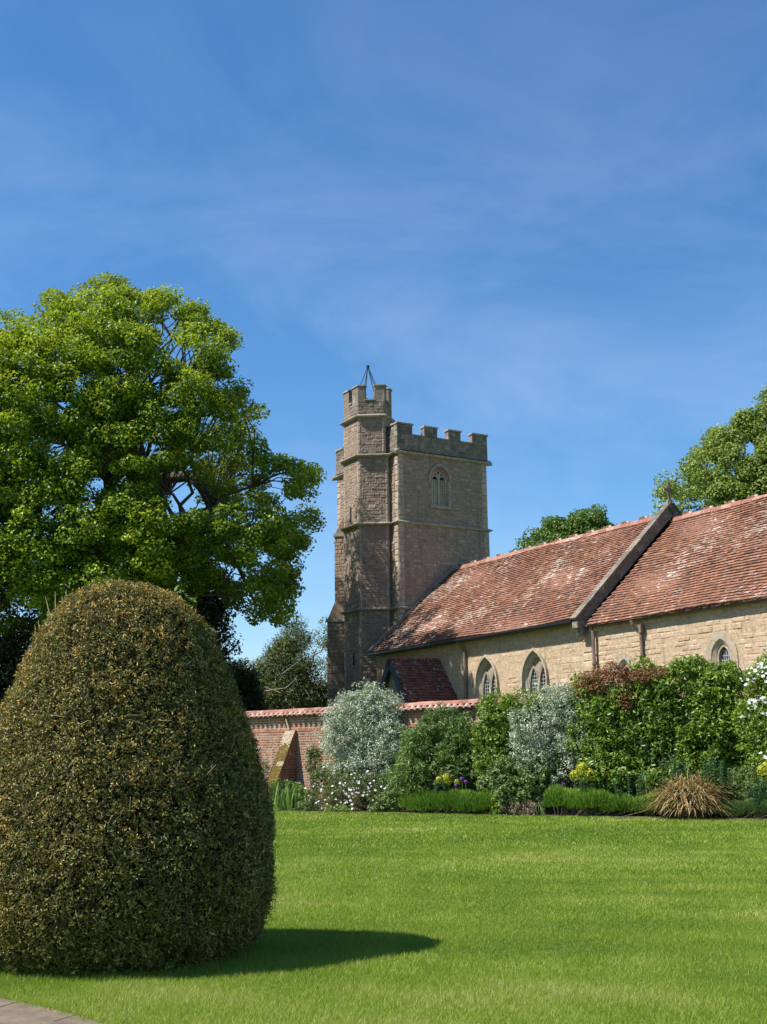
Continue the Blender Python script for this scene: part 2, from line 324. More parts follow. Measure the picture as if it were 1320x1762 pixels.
# grass blades
def tri_blades(P, h, w, lean, tone, name, mat):
    n = len(P); th = rng.uniform(0, 2 * math.pi, n); ld = rng.uniform(0, 2 * math.pi, n)
    side = np.stack([np.cos(th), np.sin(th), np.zeros(n)], 1) * (w / 2)[:, None]
    tip = P + np.stack([np.cos(ld) * lean, np.sin(ld) * lean, h], 1)
    V = np.stack([P - side, P + side, tip], 1).reshape(-1, 3)
    return mk(name, V, np.arange(3 * n).reshape(n, 3), mat, tone=tone)
def in_edge(x): return np.interp(x, edge[:, 0], edge[:, 1])
PAV = [gnd(-160, 1690), gnd(0, 1722), gnd(70, 1737), gnd(120, 1749), gnd(165, 1763), gnd(230, 1785)]
PAVL = np.array([(p[0], p[1]) for p in PAV])
YC = np.array([-1.97, 9.17])
def lawn_blades():
    Ps, Hs, Ws, Ls, Ts = [], [], [], [], []
    for y0, y1, dens, h, w in ((5.8, 8.2, 17000, 0.027, 0.0030), (8.2, 10.8, 11500, 0.027, 0.0038), (10.8, 14.5, 6000, 0.029, 0.0055), (14.5, 20, 2500, 0.032, 0.009), (20, 27, 1050, 0.038, 0.016), (27, 36, 560, 0.038, 0.024)):
        for _ in (0,):
            xw = 0.34 * y1 + 0.7
            n = int(dens * (y1 - y0) * 2 * xw)
            y = rng.uniform(y0, y1, n); x = rng.uniform(-xw, xw, n)
            k = (np.abs(x) < 0.325 * y + 0.6) & (y < in_edge(x) + 0.08)
            k &= y > np.interp(x, PAVL[:, 0], PAVL[:, 1], left=99, right=-99) + rng.normal(-0.03, 0.05, n)
            x, y = x[k], y[k]; n = len(x)
            P = np.stack([x, y, np.zeros(n)], 1)
            big = noise3(P, 0.9, 3); med = noise3(P, 4.5, 4); lng = noise3(P * np.array([0.35, 1.6, 0]), 1.0, 9)
            hh = h * rng.uniform(0.5, 1.35, n) * (1 + 0.35 * med)
            dy = np.hypot(x - YC[0], y - YC[1])
            near = np.exp(-((dy - 0.95) / 0.16) ** 2); hh *= 1 + 1.2 * near * rng.uniform(0, 1, n) ** 1.5
            de = y - np.interp(x, PAVL[:, 0], PAVL[:, 1], left=99, right=-99); hh *= np.where((de < 0.1) & (de > -1), 1.35, 1)
            t = 0.43 + 0.2 * big + 0.26 * med + 0.16 * lng + rng.normal(0, 0.15, n)
            t = np.where(rng.random(n) < 0.03, 0.97, t)
            Ps.append(P); Hs.append(hh); Ws.append(w * rng.uniform(0.7, 1.3, n)); Ls.append(hh * rng.uniform(0.1, 1.1, n)); Ts.append(np.clip(t, 0, 1))
    o = tri_blades(np.concatenate(Ps), np.concatenate(Hs), np.concatenate(Ws), np.concatenate(Ls), np.concatenate(Ts), 'grass', M_grass)
    tag(o, 'short bright green grass covering the lawn', 'grass', kind='stuff')
lawn_blades()
# daisies: a handful of white specks on the lawn
def blossom_mesh(name, r, petals, mat, cup=0.3, tone=0.6):
    b = B()
    for k in range(petals):
        a = 2 * math.pi * k / petals; d = np.array([math.cos(a), math.sin(a), 0]); s = np.array([-d[1], d[0], 0])
        w = r * 0.95 / petals * 3.0
        b.add([np.zeros(3), d * r * .6 + s * w * .5 + (0, 0, cup * r * .5), d * r + (0, 0, cup * r), d * r * .6 - s * w * .5 + (0, 0, cup * r * .5)], [[0, 1, 2, 3]], tone)
    V = np.concatenate(b.v); me = meshdata(name, V, np.array(b.f), b.t); me.materials.append(mat); return me
me_d = blossom_mesh('daisy', 0.009, 8, M_white)
for i, (px, py) in enumerate([(1000, 1467), (1130, 1484), (903, 1510), (972, 1506), (620, 1466), (585, 1470), (998, 1563), (860, 1600), (1180, 1484)]):
    p = gnd(px, py); o = bpy.data.objects.new('daisy', me_d); SC.collection.objects.link(o); o.location = (p[0], p[1], 0.04); o.rotation_euler = (0.5, 0.1 * i, i)
    tag(o, 'tiny white daisy growing in the mown lawn', 'daisy', 'daisies scattered on the lawn')
# paving
def pave_mat():
    m, nt, p, out = mat_base('paving_stone'); v = objco(nt); n = noise(nt, v, 5, 7, 0.7); f = noise(nt, v, 60, 4, 0.7)
    c = ramp(nt, n, [(0.3, (0.085, 0.065, 0.042)), (0.7, (0.22, 0.165, 0.11))]); c = mix(nt, 1.0, c, ramp(nt, f, [(0.3, (0.75,) * 3), (0.7, (1.15,) * 3)]), 'MULTIPLY')
    nt.links.new(c, p.inputs['Base Color']); p.inputs['Roughness'].default_value = 0.9; bump(nt, p, f, 0.5, 0.01); return m
b = B()
ax = np.array([math.cos(0.62), math.sin(0.62)]); ay = np.array([-ax[1], ax[0]])
o0 = np.array([PAVL[1][0] - 2.6, PAVL[1][1] - 1.35])
pb = np.array([(-6.0, 8.6), *PAVL, (PAVL[-1][0] + 1.5, PAVL[-1][1] - 2.0), (-1.0, 3.0), (-6.0, 3.0)])
b.prism([tuple(p) for p in pb][::-1], 0.003, 0.016, 0.2)
pave = b.build('path', pave_mat()); tag(pave, 'tan stone flags at the lower left corner of the lawn', None, kind='structure')
mj = plain('paving_joint', (0.03, 0.032, 0.016), 1.0)
b = B()
for (x0, y0), (x1, y1) in (((0, 1738), (33, 1728)), ((92, 1763), (142, 1748)), ((-60, 1752), (0, 1738))):
    a_, c_ = gnd(x0, y0)[:2], gnd(x1, y1)[:2]; d = c_ - a_; L = np.linalg.norm(d); d /= L; s = np.array([-d[1], d[0]]) * 0.006
    b.add([(*(a_ - s), .0165), (*(c_ - s), .0165), (*(c_ + s), .0165), (*(a_ + s), .0165)], [[0, 1, 2, 3]])
b.build('joint', mj, pave)

# ------------------------------------------------------------------ masonry helpers
def frame(P0, P1):
    P0 = np.array(P0, float); P1 = np.array(P1, float); d = P1 - P0; L = np.linalg.norm(d); d /= L
    return P0, d, np.array([d[1], -d[0]]), L
def wpt(fr, s, z, o):
    P0, d, n, L = fr; q = P0 + d * s + n * o; return np.array([q[0], q[1], z])
def stones(bb, fr, z0, z1, ch=(0.14, 0.2), ln=(0.22, 0.5), gap=0.012, proud=(0.004, 0.03), ok=None, s0=0, s1=None, quoin=0.0, seed=1, jit=0.008, tn=None):
    """coursed stones with chamfered faces; each a bulged block standing proud of the mortar face"""
    r = np.random.default_rng(seed); P0, d, n, L = fr; s1 = L if s1 is None else s1
    Vs, T = [], []
    z = z0; row = 0
    while z < z1 - 0.03:
        h = r.uniform(*ch); h = min(h, z1 - z)
        if z1 - z - h < 0.06: h = z1 - z
        s = s0; 
        if row % 2: s -= r.uniform(0, ln[0])
        while s < s1 - 0.01:
            l = r.uniform(*ln); e = min(s + l, s1)
            if s1 - e < 0.1: e = s1
            a = max(s, s0)
            if e - a > 0.04:
                cs, cz = (a + e) / 2, z + h / 2
                if ok is None or ok(a, e, z, z + h):
                    g = gap / 2; p = r.uniform(*proud); c = min(0.03, h * 0.18)
                    j = r.uniform(-jit, jit, 8)
                    o4 = [(a + g, z + g), (e - g, z + g), (e - g, z + h - g), (a + g, z + h - g)]
                    i4 = [(a + g + c + j[0], z + g + c + j[1]), (e - g - c + j[2], z + g + c + j[3]), (e - g - c + j[4], z + h - g - c + j[5]), (a + g + c + j[6], z + h - g - c + j[7])]
                    pj = p * r.uniform(0.6, 1.4, 4)
                    Vs.append([wpt(fr, x, y, -0.004) for x, y in o4] + [wpt(fr, x, y, pj[k]) for k, (x, y) in enumerate(i4)])
                    T.append(np.clip(r.normal(0.42, 0.17) if tn is None else r.normal(tn, 0.07), 0, 1))
            s = e
        z += h; row += 1
    if not Vs: return
    V = np.array(Vs).reshape(-1, 3); m = len(Vs); base = np.arange(m)[:, None, None] * 8
    Q = (base + np.array([[4, 5, 6, 7], [0, 1, 5, 4], [1, 2, 6, 5], [2, 3, 7, 6], [3, 0, 4, 7]])[None]).reshape(-1, 4)
    bb.addq(V, Q, np.repeat(T, 5))
def sweep(b, path, prof, closed=False, tone=0.5):
    """profile [(out, z)...] swept along plan path with mitres; outward = right of travel"""
    path = [np.array(p, float) for p in path]; n = len(path); rings = []
    for i in range(n):
        if closed or 0 < i < n - 1:
            a = path[i] - path[i - 1]; c = path[(i + 1) % n] - path[i]
        elif i == 0: a = c = path[1] - path[0]
        else: a = c = path[-1] - path[-2]
        a = a / np.linalg.norm(a); c = c / np.linalg.norm(c)
        na, nc = np.array([a[1], -a[0]]), np.array([c[1], -c[0]]); m = na + nc; m = m / (m @ m) * 2 * 1.0
        m = m * 1.0
        rings.append([(path[i][0] + m[0] * o, path[i][1] + m[1] * o, z) for o, z in prof])
    k = len(prof); V = [p for r_ in rings for p in r_]; Fq = []
    for i in range(n if closed else n - 1):
        j = (i + 1) % n
        for q in range(k):
            q2 = (q + 1) % k; Fq.append([i * k + q, j * k + q, j * k + q2, i * k + q2])
    if not closed: Fq += [list(range(k)), list(range((n - 1) * k, n * k))[::-1]]
    b.add(V, Fq, tone)
def arch_pts(w, z0, zs, rise, n=10, cs=0.0):
    Rr = (rise ** 2 + w ** 2) / (2 * w); c = -w + Rr; pts = [(cs - w, z0), (cs - w, zs)]
    a1 = math.atan2(rise, c) if c > 0 else math.atan2(rise, c)
    th = math.pi - math.atan2(rise, c)
    for i in range(1, n + 1):
        t = math.pi - (math.pi - (math.pi - math.atan2(rise, c))) * 0 - (math.atan2(rise, -(-c)) * 0)
        ang = math.pi - (math.atan2(rise, c)) * i / n if c >= 0 else math.pi - (math.atan2(rise, c)) * i / n
        pts.append((cs + c + Rr * math.cos(ang), zs + Rr * math.sin(ang)))
    # left arc centre is at +c, runs from x=-w to the apex
    left = pts[2:]; left[-1] = (cs, zs + rise)
    right = [(2 * cs - x, z) for x, z in left[:-1]][::-1]
    return pts[:2] + left + right + [(cs + w, zs), (cs + w, z0)]
def arch_top(s, w, zs, rise):
    if abs(s) >= w: return zs
    Rr = (rise ** 2 + w ** 2) / (2 * w); c = -w + Rr
    return zs + math.sqrt(max(Rr ** 2 - (abs(s) + c) ** 2, 0))
def ring(b, fr, inner, outer, o0, o1, tone=0.5, io=None):
    """solid ring between two outlines, from depth o0 (front) back to o1; io = front depth of the inner edge (splay)"""
    io = o0 if io is None else io; n = len(inner)
    V = [wpt(fr, s, z, o0) for s, z in outer] + [wpt(fr, s, z, io) for s, z in inner] + [wpt(fr, s, z, o1) for s, z in inner] + [wpt(fr, s, z, o1) for s, z in outer]
    Fq = []
    for i in range(n - 1):
        for a, c in ((0, 1), (1, 2), (3, 0)):
            Fq.append([a * n + i, a * n + i + 1, c * n + i + 1, c * n + i])
    for i in (0, n - 1): Fq.append([i, n + i, 2 * n + i, 3 * n + i])
    b.add(V, Fq, tone)
def holed(b, fr, s0, s1, z0, z1, wins, o=0.0, step=0.06, tone=0.5):
    """flat wall face with pointed openings; wins = (cs, w, sill, zs, rise)"""
    cuts = [s0, s1]
    for cs, w, sill, zs, rise in wins: cuts += list(np.linspace(cs - w, cs + w, int(2 * w / step) + 1))
    cuts = sorted(set(np.round([c for c in cuts if s0 <= c <= s1], 5)))
    q = lambda a, c, za, zc, ta, tcc: b.add([wpt(fr, a, za, o), wpt(fr, c, zc, o), wpt(fr, c, tcc, o), wpt(fr, a, ta, o)], [[0, 1, 2, 3]], tone)
    for a, c in zip(cuts[:-1], cuts[1:]):
        m = (a + c) / 2; hit = [w_ for w_ in wins if abs(m - w_[0]) < w_[1]]
        if not hit: q(a, c, z0, z0, z1, z1)
        else:
            cs, w, sill, zs, rise = hit[0]
            q(a, c, z0, z0, sill, sill); q(a, c, arch_top(a - cs, w, zs, rise), arch_top(c - cs, w, zs, rise), z1, z1)
def outside(wins, margin=0.0):
    def ok(a, e, z, t):
        for cs, w, sill, zs, rise in wins:
            w2 = w + margin
            if e > cs - w2 and a < cs + w2 and t > sill - margin:
                sm = min(max(cs, a), e) - cs
                if z < arch_top(sm, w2, zs, rise + margin): return False
        return True
    return ok
def tiles(bb, E0, along, up, L, S, gauge=0.14, width=0.165, seed=1, thick=0.036):
    """plain clay tiles laid in courses from the eave point E0"""
    r = np.random.default_rng(seed); along = np.asarray(along, float); up = np.asarray(up, float)
    nrm = np.cross(along, up); nrm /= np.linalg.norm(nrm)
    nr, nc = int(S / gauge), int(L / width) + 1
    R_, C_ = np.meshgrid(np.arange(nr), np.arange(nc), indexing='ij'); R_ = R_.ravel(); C_ = C_.ravel(); m = len(R_)
    a0 = np.clip(C_ * width + (R_ % 2) * width / 2 + 0.002 - width / 2, 0, L); a1 = np.clip(a0 + width - 0.005, 0, L); a1 = np.where(a0 == 0, np.clip((C_ + .5) * width + (R_ % 2) * width / 2 - width / 2, 0.01, L), a1)
    k = a1 - a0 > 0.02; a0, a1, R_, C_ = a0[k], a1[k], R_[k], C_[k]; m = len(a0)
    sag = 0.03 * np.sin(a0 * 0.9 + seed) + 0.02 * np.sin(R_ * 0.31 + a0 * 0.5)
    u0 = R_ * gauge + r.normal(0, 0.006, m) - np.where(r.random(m) < 0.006, 0.05, 0); u1 = np.minimum(R_ * gauge + gauge + 0.02, S)
    h0 = thick + r.uniform(0, 0.016, m) + sag; h0b = h0 + r.normal(0, 0.004, m); h1 = 0.002 + sag
    E0 = np.asarray(E0, float)
    P = lambda a, u, h: E0 + a[:, None] * along + u[:, None] * up + h[:, None] * nrm
    zero = sag - 0.01
    V = np.stack([P(a0, u0, h0), P(a1, u0, h0b), P(a1, u1, h1 + 0 * a0), P(a0, u1, h1 + 0 * a0), P(a0, u0, zero), P(a1, u0, zero)], 1).reshape(-1, 3)
    base = np.arange(m)[:, None, None] * 6
    Q = (base + np.array([[0, 1, 2, 3], [4, 5, 1, 0], [4, 0, 3, 3], [5, 2, 1, 1]])[:2][None]).reshape(-1, 4)
    big = noise3(np.stack([a0, u0, a0 * 0], 1), 0.8, seed + 5)
    T = np.clip(0.5 + 0.12 * big + r.normal(0, 0.2, m), 0, 1)
    bb.addq(V, Q, np.repeat(T, 2))

# ------------------------------------------------------------------ church (local x = along the nave towards the chancel, y = north, z = up)
CH0 = np.array([0.63152408, 50.0]); CU = np.array([0.50151074, -0.86515142]); CN = np.array([0.86515142, 0.50151074])
church = empty('church', (CH0[0], CH0[1], 0), math.atan2(CU[1], CU[0]))
tag(church, 'old stone church with battlemented tower, stair turret and red tiled nave roof', 'church')
def loc2(x, y): q = np.array([x, y]) - CH0; return (q @ CU, q @ CN)
ZS1, ZS2, ZS3, ZP = 7.6, 11.25, 14.3, 15.08
def rect(x0, x1, y0, y1): return [(x0, y0), (x1, y0), (x1, y1), (x0, y1)]
# tower core
b = B()
for z0, z1, g in ((0, ZS1, 0.07), (ZS1, ZS2, 0.03), (ZS2, ZS3, 0.0)):
    r_ = rect(-5.5 - g, 0 + g, 0 - g, 4.58 + g)
    if z0 == ZS2:   # belfry stage is open at the window: build the east face separately
        for i in (0, 2, 3):
            p, q = r_[i], r_[(i + 1) % 4]; b.add([(*p, z0), (*q, z0), (*q, z1), (*p, z1)], [[0, 1, 2, 3]])
    else: b.prism(r_, z0, z1)
BW = (2.1, 0.43, 12.12, 13.25, 0.55)
frE = frame((0, 0), (0, 4.58)); holed(b, frE, 0, 4.58, ZS2, ZS3, [BW])
tower_wall = b.build('tower_wall', M_mortar_t, church)
b = B()
for z0, z1, g in ((0.2, ZS1, 0.07), (ZS1, ZS2, 0.03), (ZS2, ZS3, 0.0)):
    fe = frame((g, -g), (g, 4.58 + g)); fs = frame((-5.5 - g, -g), (g, -g))
    okE = outside([BW], 0.16) if z0 == ZS2 else None
    stones(b, fe, z0, z1, (0.07, 0.17), (0.10, 0.42), 0.007, (-0.002, 0.014), okE, s0=0.28, s1=4.3 + 2 * g, seed=int(z0 * 10) + 3)
    stones(b, fs, z0, z1, (0.10, 0.17), (0.16, 0.42), 0.012, (0.0, 0.022), None, s0=0.3, s1=5.25, seed=int(z0 * 10) + 4)
for z0, z1, g in ((0.2, ZS1, 0.07), (ZS1, ZS2, 0.03), (ZS2, ZS3, 0.0)):
    fe = frame((g, -g), (g, 4.58 + g)); fs = frame((-5.5 - g, -g), (g, -g))
    stones(b, fe, z0, z1, (0.22, 0.3), (0.3, 0.3), 0.01, (0.012, 0.03), s0=0, s1=0.28, seed=40 + int(z0), tn=0.92)
    stones(b, fe, z0, z1, (0.22, 0.3), (0.3, 0.3), 0.01, (0.012, 0.03), s0=4.3 + 2 * g, s1=4.58 + 2 * g, seed=41 + int(z0), tn=0.92)
    stones(b, fs, z0, z1, (0.22, 0.3), (0.3, 0.3), 0.01, (0.012, 0.03), s0=5.25, s1=5.5 + 2 * g, seed=42 + int(z0), tn=0.92)
    stones(b, fs, z0, z1, (0.22, 0.3), (0.3, 0.3), 0.01, (0.012, 0.03), s0=0, s1=0.3, seed=43 + int(z0), tn=0.92)
b.build('rubble_stone', M_tower, tower_wall)
# strings round the tower
def string(path, z, name='string_course', closed=False, parent=church, out=0.13, h=0.17, g=0.0):
    b = B(); sweep(b, path, [(g - 0.02, z - h * 0.55), (out * 0.75 + g, z - h * 0.35), (out + g, z - h * 0.1), (out + g, z + h * 0.05), (g - 0.02, z + h * 0.45)], closed)
    return b.build(name, M_string, parent)
TR = rect(-5.5, 0, 0, 4.58)
string(TR, ZS2, closed=True, g=0.02); string(TR, ZS3, closed=True, out=0.15, h=0.2)
string([(-5.5, 0), (0, 0), (0, 1.55)], ZS1, g=0.04)
# parapet with merlons and copings
b = B(); bc = B(); capl = []
thk = 0.28; O = 0.05
for P0, P1, L, mer in (((-5.5 - O, -O), (O, -O), 5.6, [(0, 0.7), (1.5, 2.2), (2.9, 3.6), (4.75, 5.6)]), ((O, -O), (O, 4.58 + O), 4.68, [(0, 0.78), (1.38, 2.05), (2.62, 3.27), (3.88, 4.68)]),
                       ((O, 4.58 + O), (-5.5 - O, 4.58 + O), 5.6, [(0, 0.8), (1.5, 2.2), (2.9, 3.6), (4.8, 5.6)]), ((-5.5 - O, 4.58 + O), (-5.5 - O, -O), 4.68, [(0, 0.8), (1.38, 2.05), (2.62, 3.3), (3.88, 4.68)])):
    fr = frame(P0, P1)
    def wb(bx, s0, s1, z0, z1, o0, o1, tone=0.5):
        if bx is bc: bx = B(); capl.append(bx)
        bx.add([wpt(fr, s, z, o) for z in (z0, z1) for s, o in ((s0, o0), (s1, o0), (s1, o1), (s0, o1))], BOXF, tone)
    wb(b, 0.001, L - thk - 0.001, ZS3 + 0.1, ZP, 0, -thk)
    stones(b, fr, ZS3 + 0.1, ZP, (0.14, 0.24), (0.2, 0.5), 0.012, (0.0, 0.02), seed=60 + int(L * 10))
    prev = 0
    for a, c in mer:
        if a - prev > 0.05: wb(bc, prev - 0.0, a, ZP, ZP + 0.05, 0.04, -thk - 0.03)
        wb(b, a + 0.003, c - (thk + 0.004 if c > L - 0.01 else 0.003), ZP, ZP + 0.44, -0.004, -thk + 0.004)
        stones(b, fr, ZP, ZP + 0.44, (0.15, 0.22), (0.25, 0.45), 0.012, (0.0, 0.016), s0=a + 0.003, s1=c - 0.003, seed=int(a * 70) + 5)
        wb(bc, a - 0.035, c + 0.035 - (thk if c > L - 0.01 else 0), ZP + 0.442, ZP + 0.51, 0.045, -thk - 0.03)
        prev = c
par = b.build('parapet', M_parapet, church)
for q in capl: q.build('coping', M_string, par)
b = B(); b.box(-5.2, -0.28, 0.28, 4.3, 14.3, 14.45); b.build('tower_roof', plain('lead_roof', (0.18, 0.19, 0.2), 0.6), church)
# gargoyles (carved heads at the parapet corners)
def gargoyle(x, y, dx, dy):
    b = B(); d = np.array([dx, dy, 0.0]); d /= np.linalg.norm(d); s = np.array([-d[1], d[0], 0]); c = np.array([x, y, ZS3 - 0.02])
    tube(b, [c - d * 0.1, c + d * 0.06, c + d * 0.14, c + d * 0.20 - np.array([0, 0, .02]), c + d * 0.25 - np.array([0, 0, .04])], [0.10, 0.12, 0.13, 0.10, 0.04], 8)
    for sg in (-1, 1):
        tube(b, [c + d * 0.1 + s * sg * 0.08 + (0, 0, .06), c + d * 0.08 + s * sg * 0.11 + (0, 0, .14)], [0.035, 0.015], 5)
        b.obox(c + d * 0.21 + s * sg * 0.06 + np.array([0, 0, .03]), d * 0.03, s * 0.025, np.array([0, 0, .02]))
    tube(b, [c + d * 0.2 + (0, 0, -.07), c + d * 0.27 + (0, 0, -.11)], [0.05, 0.025], 5)
    b.build('gargoyle', M_string, church)
gargoyle(0, 0, 0.8, -1); gargoyle(0, 4.58, 1, 1); gargoyle(-5.5, 0, -1, -1)
# stair turret: plan from the photograph's faces
T0, T1, T2, TQ = loc2(-1.725, 51.60), loc2(-1.053, 50.455), loc2(0.205, 50.386), loc2(0.31, 50.66)
TB = loc2(-1.40, 53.3); TI = (-1.2, 0.6)
tpoly = [TB, T0, T1, T2, TQ, TI]
U2, U3, U4, U5 = loc2(0.085, 50.39), loc2(0.41, 51.22), loc2(0.02, 52.25), loc2(-0.97, 52.7)
upoly = [T0, T1, U2, U3, U4, U5]
b = B()
b.prism(tpoly, 0, ZS3 + 0.02); b.prism(upoly, ZS3 + 0.021, 16.7)
tur = b.build('stair_turret', M_mortar_t, church)
b = B(); bq = B()
for z0, z1 in ((0.2, ZS1 - 0.1), (ZS1, ZS2 - 0.1), (ZS2, ZS3 - 0.1), (ZS3 + 0.08, 15.92)):
    up = z0 > 14; B_, C_ = (T2, TQ) if not up else (U2, U3)
    for i, (p, q) in enumerate(((TB if not up else U5, T0), (T0, T1), (T1, B_), (B_, C_))):
        fr = frame(p, q)
        okS = (lambda a, e, z, t: not (abs((a + e) / 2 - 0.62) < 0.2 and 11.4 < (z + t) / 2 < 12.15)) if i == 1 else None
        stones(b, fr, z0, z1, (0.07, 0.17), (0.09, 0.36), 0.011, (-0.002, 0.022 if i == 2 else 0.014), okS, s0=0.12 if i else 0, s1=fr[3] - 0.12, seed=int(z0 * 7) + i, jit=0.014)
        stones(b, fr, z0, z1, (0.22, 0.34), (0.2, 0.2), 0.01, (0.006, 0.02), s0=0, s1=0.12, seed=i + 7, tn=.85)
        stones(b, fr, z0, z1, (0.22, 0.34), (0.2, 0.2), 0.01, (0.006, 0.02), s0=fr[3] - 0.12, s1=fr[3], seed=i + 8, tn=.85)
b.build('rubble_stone', M_tower, tur)
for z, pth in ((ZS1, [TB, T0, T1, T2, TQ]), (ZS2 - 0.01, [TB, T0, T1, T2, TQ]), (ZS3 - 0.06, [TB, T0, T1, T2, TQ])):
    string(pth, z, parent=tur, out=0.17, h=0.17)
string(upoly, 16.0, closed=True, parent=tur, out=0.15, h=0.22)
fr = frame(T0, T1); b = B(); b.add([wpt(fr, s, z, o) for z in (11.45, 12.1) for s, o in ((0.55, 0.012), (0.68, 0.012), (0.68, -0.05), (0.55, -0.05))], BOXF); b.build('slit_window', M_dark, tur)
fr = frame(T0, T1); b = B(); b.add([wpt(fr, s, z, o) for z in (5.3, 5.8) for s, o in ((0.75, 0.012), (0.88, 0.012), (0.88, -0.05), (0.75, -0.05))], BOXF); b.build('slit_window', M_dark, tur)
# turret battlements
def offs(poly, d):
    out = []; n = len(poly); P = [np.array(p) for p in poly]
    for i in range(n):
        a = P[i] - P[i - 1]; c = P[(i + 1) % n] - P[i]; a /= np.linalg.norm(a); c /= np.linalg.norm(c)
        m = np.array([a[1], -a[0]]) + np.array([c[1], -c[0]]); m = m / (m @ m) * 2
        out.append(P[i] + m * d)
    return out
b = B(); bc = B(); capl = []
outp, inp = [np.array(p) for p in upoly], offs(upoly, -0.2)
co, ci = offs(upoly, 0.04), offs(upoly, -0.24)
lerp = lambda a, c, t: a + (c - a) * t
for i in range(6):
    j = (i + 1) % 6
    def seg(bx, O_, I_, t0, t1, z0, z1):
        if bx is bc: bx = B(); capl.append(bx)
        bx.prism([lerp(O_[i], O_[j], t0), lerp(O_[i], O_[j], t1), lerp(I_[i], I_[j], t1), lerp(I_[i], I_[j], t0)], z0, z1)
    a, c = {1: (0.27, 0.64), 0: (0.38, 0.60), 2: (0.30, 0.62), 3: (0.3, 0.6), 4: (0.3, 0.7), 5: (0.3, 0.7)}[i]
    seg(bc, co, ci, a, c, 16.702, 16.76)
    for t0, t1 in ((0, a), (c, 1)):
        seg(b, outp, inp, t0, t1, 16.7, 17.36); seg(bc, co, ci, t0 - (0 if t0 == 0 else 0.03), t1 + (0 if t1 == 1 else 0.03), 17.362, 17.42)
    fr = frame(outp[i], outp[j]); stones(b, fr, 16.12, 16.7, (0.12, 0.2), (0.15, 0.36), 0.014, (0.0, 0.02), seed=90 + i)
tb = b.build('battlement', M_parapet, church)
for q in capl: q.build('coping', M_string, tb)
# iron rods meeting above the turret
b = B(); ap = np.array([*loc2(-0.62, 51.35), 18.55])
for k in range(6):
    q = np.array([*lerp(np.mean(inp, axis=0), inp[k], 0.86), 16.75]); tube(b, [q, ap + (q - ap) * 0.04], 0.017, 5)
tube(b, [ap - (0, 0, .12), ap + (0, 0, .04)], [0.06, 0.07], 8); tube(b, [ap + (-.13, 0.05, -.02), ap + (.13, -.05, -.02)], 0.045, 6)
b.build('iron_finial', M_iron, tur)
# belfry window: frame, pierced stone panels, mullion
cs, w, sill, zs, rise = BW
bw = B()
ring(bw, frE, arch_pts(w - 0.07, sill, zs, rise - 0.06, cs=cs), arch_pts(w + 0.02, sill, zs, rise + 0.02, cs=cs), 0.0, -0.3, io=-0.08)
ring(bw, frE, arch_pts(w + 0.06, zs - 0.1, zs, rise + 0.07, cs=cs), arch_pts(w + 0.15, zs - 0.1, zs, rise + 0.18, cs=cs), 0.07, -0.02, 0.7)
bw.add([wpt(frE, s, z, o) for z in (sill - 0.14, sill) for s, o in ((cs - w - 0.1, 0.07), (cs + w + 0.1, 0.07), (cs + w + 0.1, -0.3), (cs - w - 0.1, -0.3))], BOXF, 0.6)
stones(bw, frE, sill, zs, (0.2, 0.3), (0.16, 0.16), 0.008, (0.005, 0.015), s0=cs - w - 0.15, s1=cs - w + 0.005, seed=3)
stones(bw, frE, sill, zs, (0.2, 0.3), (0.16, 0.16), 0.008, (0.005, 0.015), s0=cs + w - 0.005, s1=cs + w + 0.15, seed=4)
belf = bw.build('belfry_window', M_tower, church)
b = B(); wi = w - 0.06
for c0 in (-1, 1):
    lc = cs + c0 * wi / 2; lw = wi / 2 - 0.045
    nx, nz = 11, 44
    for i in range(nx):
        for j in range(nz):
            s = lc - lw + 2 * lw * (i + .5) / nx; z = sill + (zs + 0.05 - sill) * (j + .5) / nz
            if i in (3, 7) and j % 4 in (1, 2) and j > 2: continue
            hs_, hz_ = lw / nx, (zs + 0.05 - sill) / nz / 2
            b.add([wpt(frE, s + a, z + c, -0.14) for a, c in ((-hs_, -hz_), (hs_, -hz_), (hs_, hz_), (-hs_, hz_))], [[0, 1, 2, 3]])
b.build('pierced_panel', M_louvre, belf)
b = B()
n_ = 24
for i in range(n_):   # tracery plate over the two lights, pierced with three small openings
    a = -wi + 2 * wi * i / n_; c = a + 2 * wi / n_; m_ = (a + c) / 2
    lw = wi / 2 - 0.045; l_ = abs(m_) - wi / 2
    z_lo = arch_top(l_, lw, zs - 0.02, 0.2) if abs(l_) < lw else zs - 0.05
    z_hi = arch_top(m_, wi, zs, rise - 0.07)
    if z_hi > z_lo: b.add([wpt(frE, s, z, -0.11) for s, z in ((cs + a, z_lo), (cs + c, z_lo), (cs + c, z_hi), (cs + a, z_hi))], [[0, 1, 2, 3]], 0.6)
for s0, s1 in ((cs - 0.045, cs + 0.045), (cs - wi, cs - wi + 0.04), (cs + wi - 0.04, cs + wi)):
    b.add([wpt(frE, s, z, o) for z in (sill, zs + 0.1) for s, o in ((s0, -0.08), (s1, -0.08), (s1, -0.2), (s0, -0.2))], BOXF, 0.6)
b.build('tracery', M_louvre, belf)
b = B(); b.add([wpt(frE, s, z, -0.22) for s, z in ((cs - w, sill), (cs + w, sill), (cs + w, zs + rise), (cs - w, zs + rise))], [[0, 1, 2, 3]])
for ds, dz, r_ in ((0, 0.36, 0.05), (-0.16, 0.27, 0.035), (0.16, 0.27, 0.035), (-0.19, 0.1, 0.03), (0.19, 0.1, 0.03)):
    b.add([wpt(frE, cs + ds + r_ * math.cos(t), zs + dz + r_ * 1.3 * math.sin(t), -0.105) for t in np.arange(8) * math.pi / 4], [list(range(8))])
b.build('dark_opening', M_dark, belf)
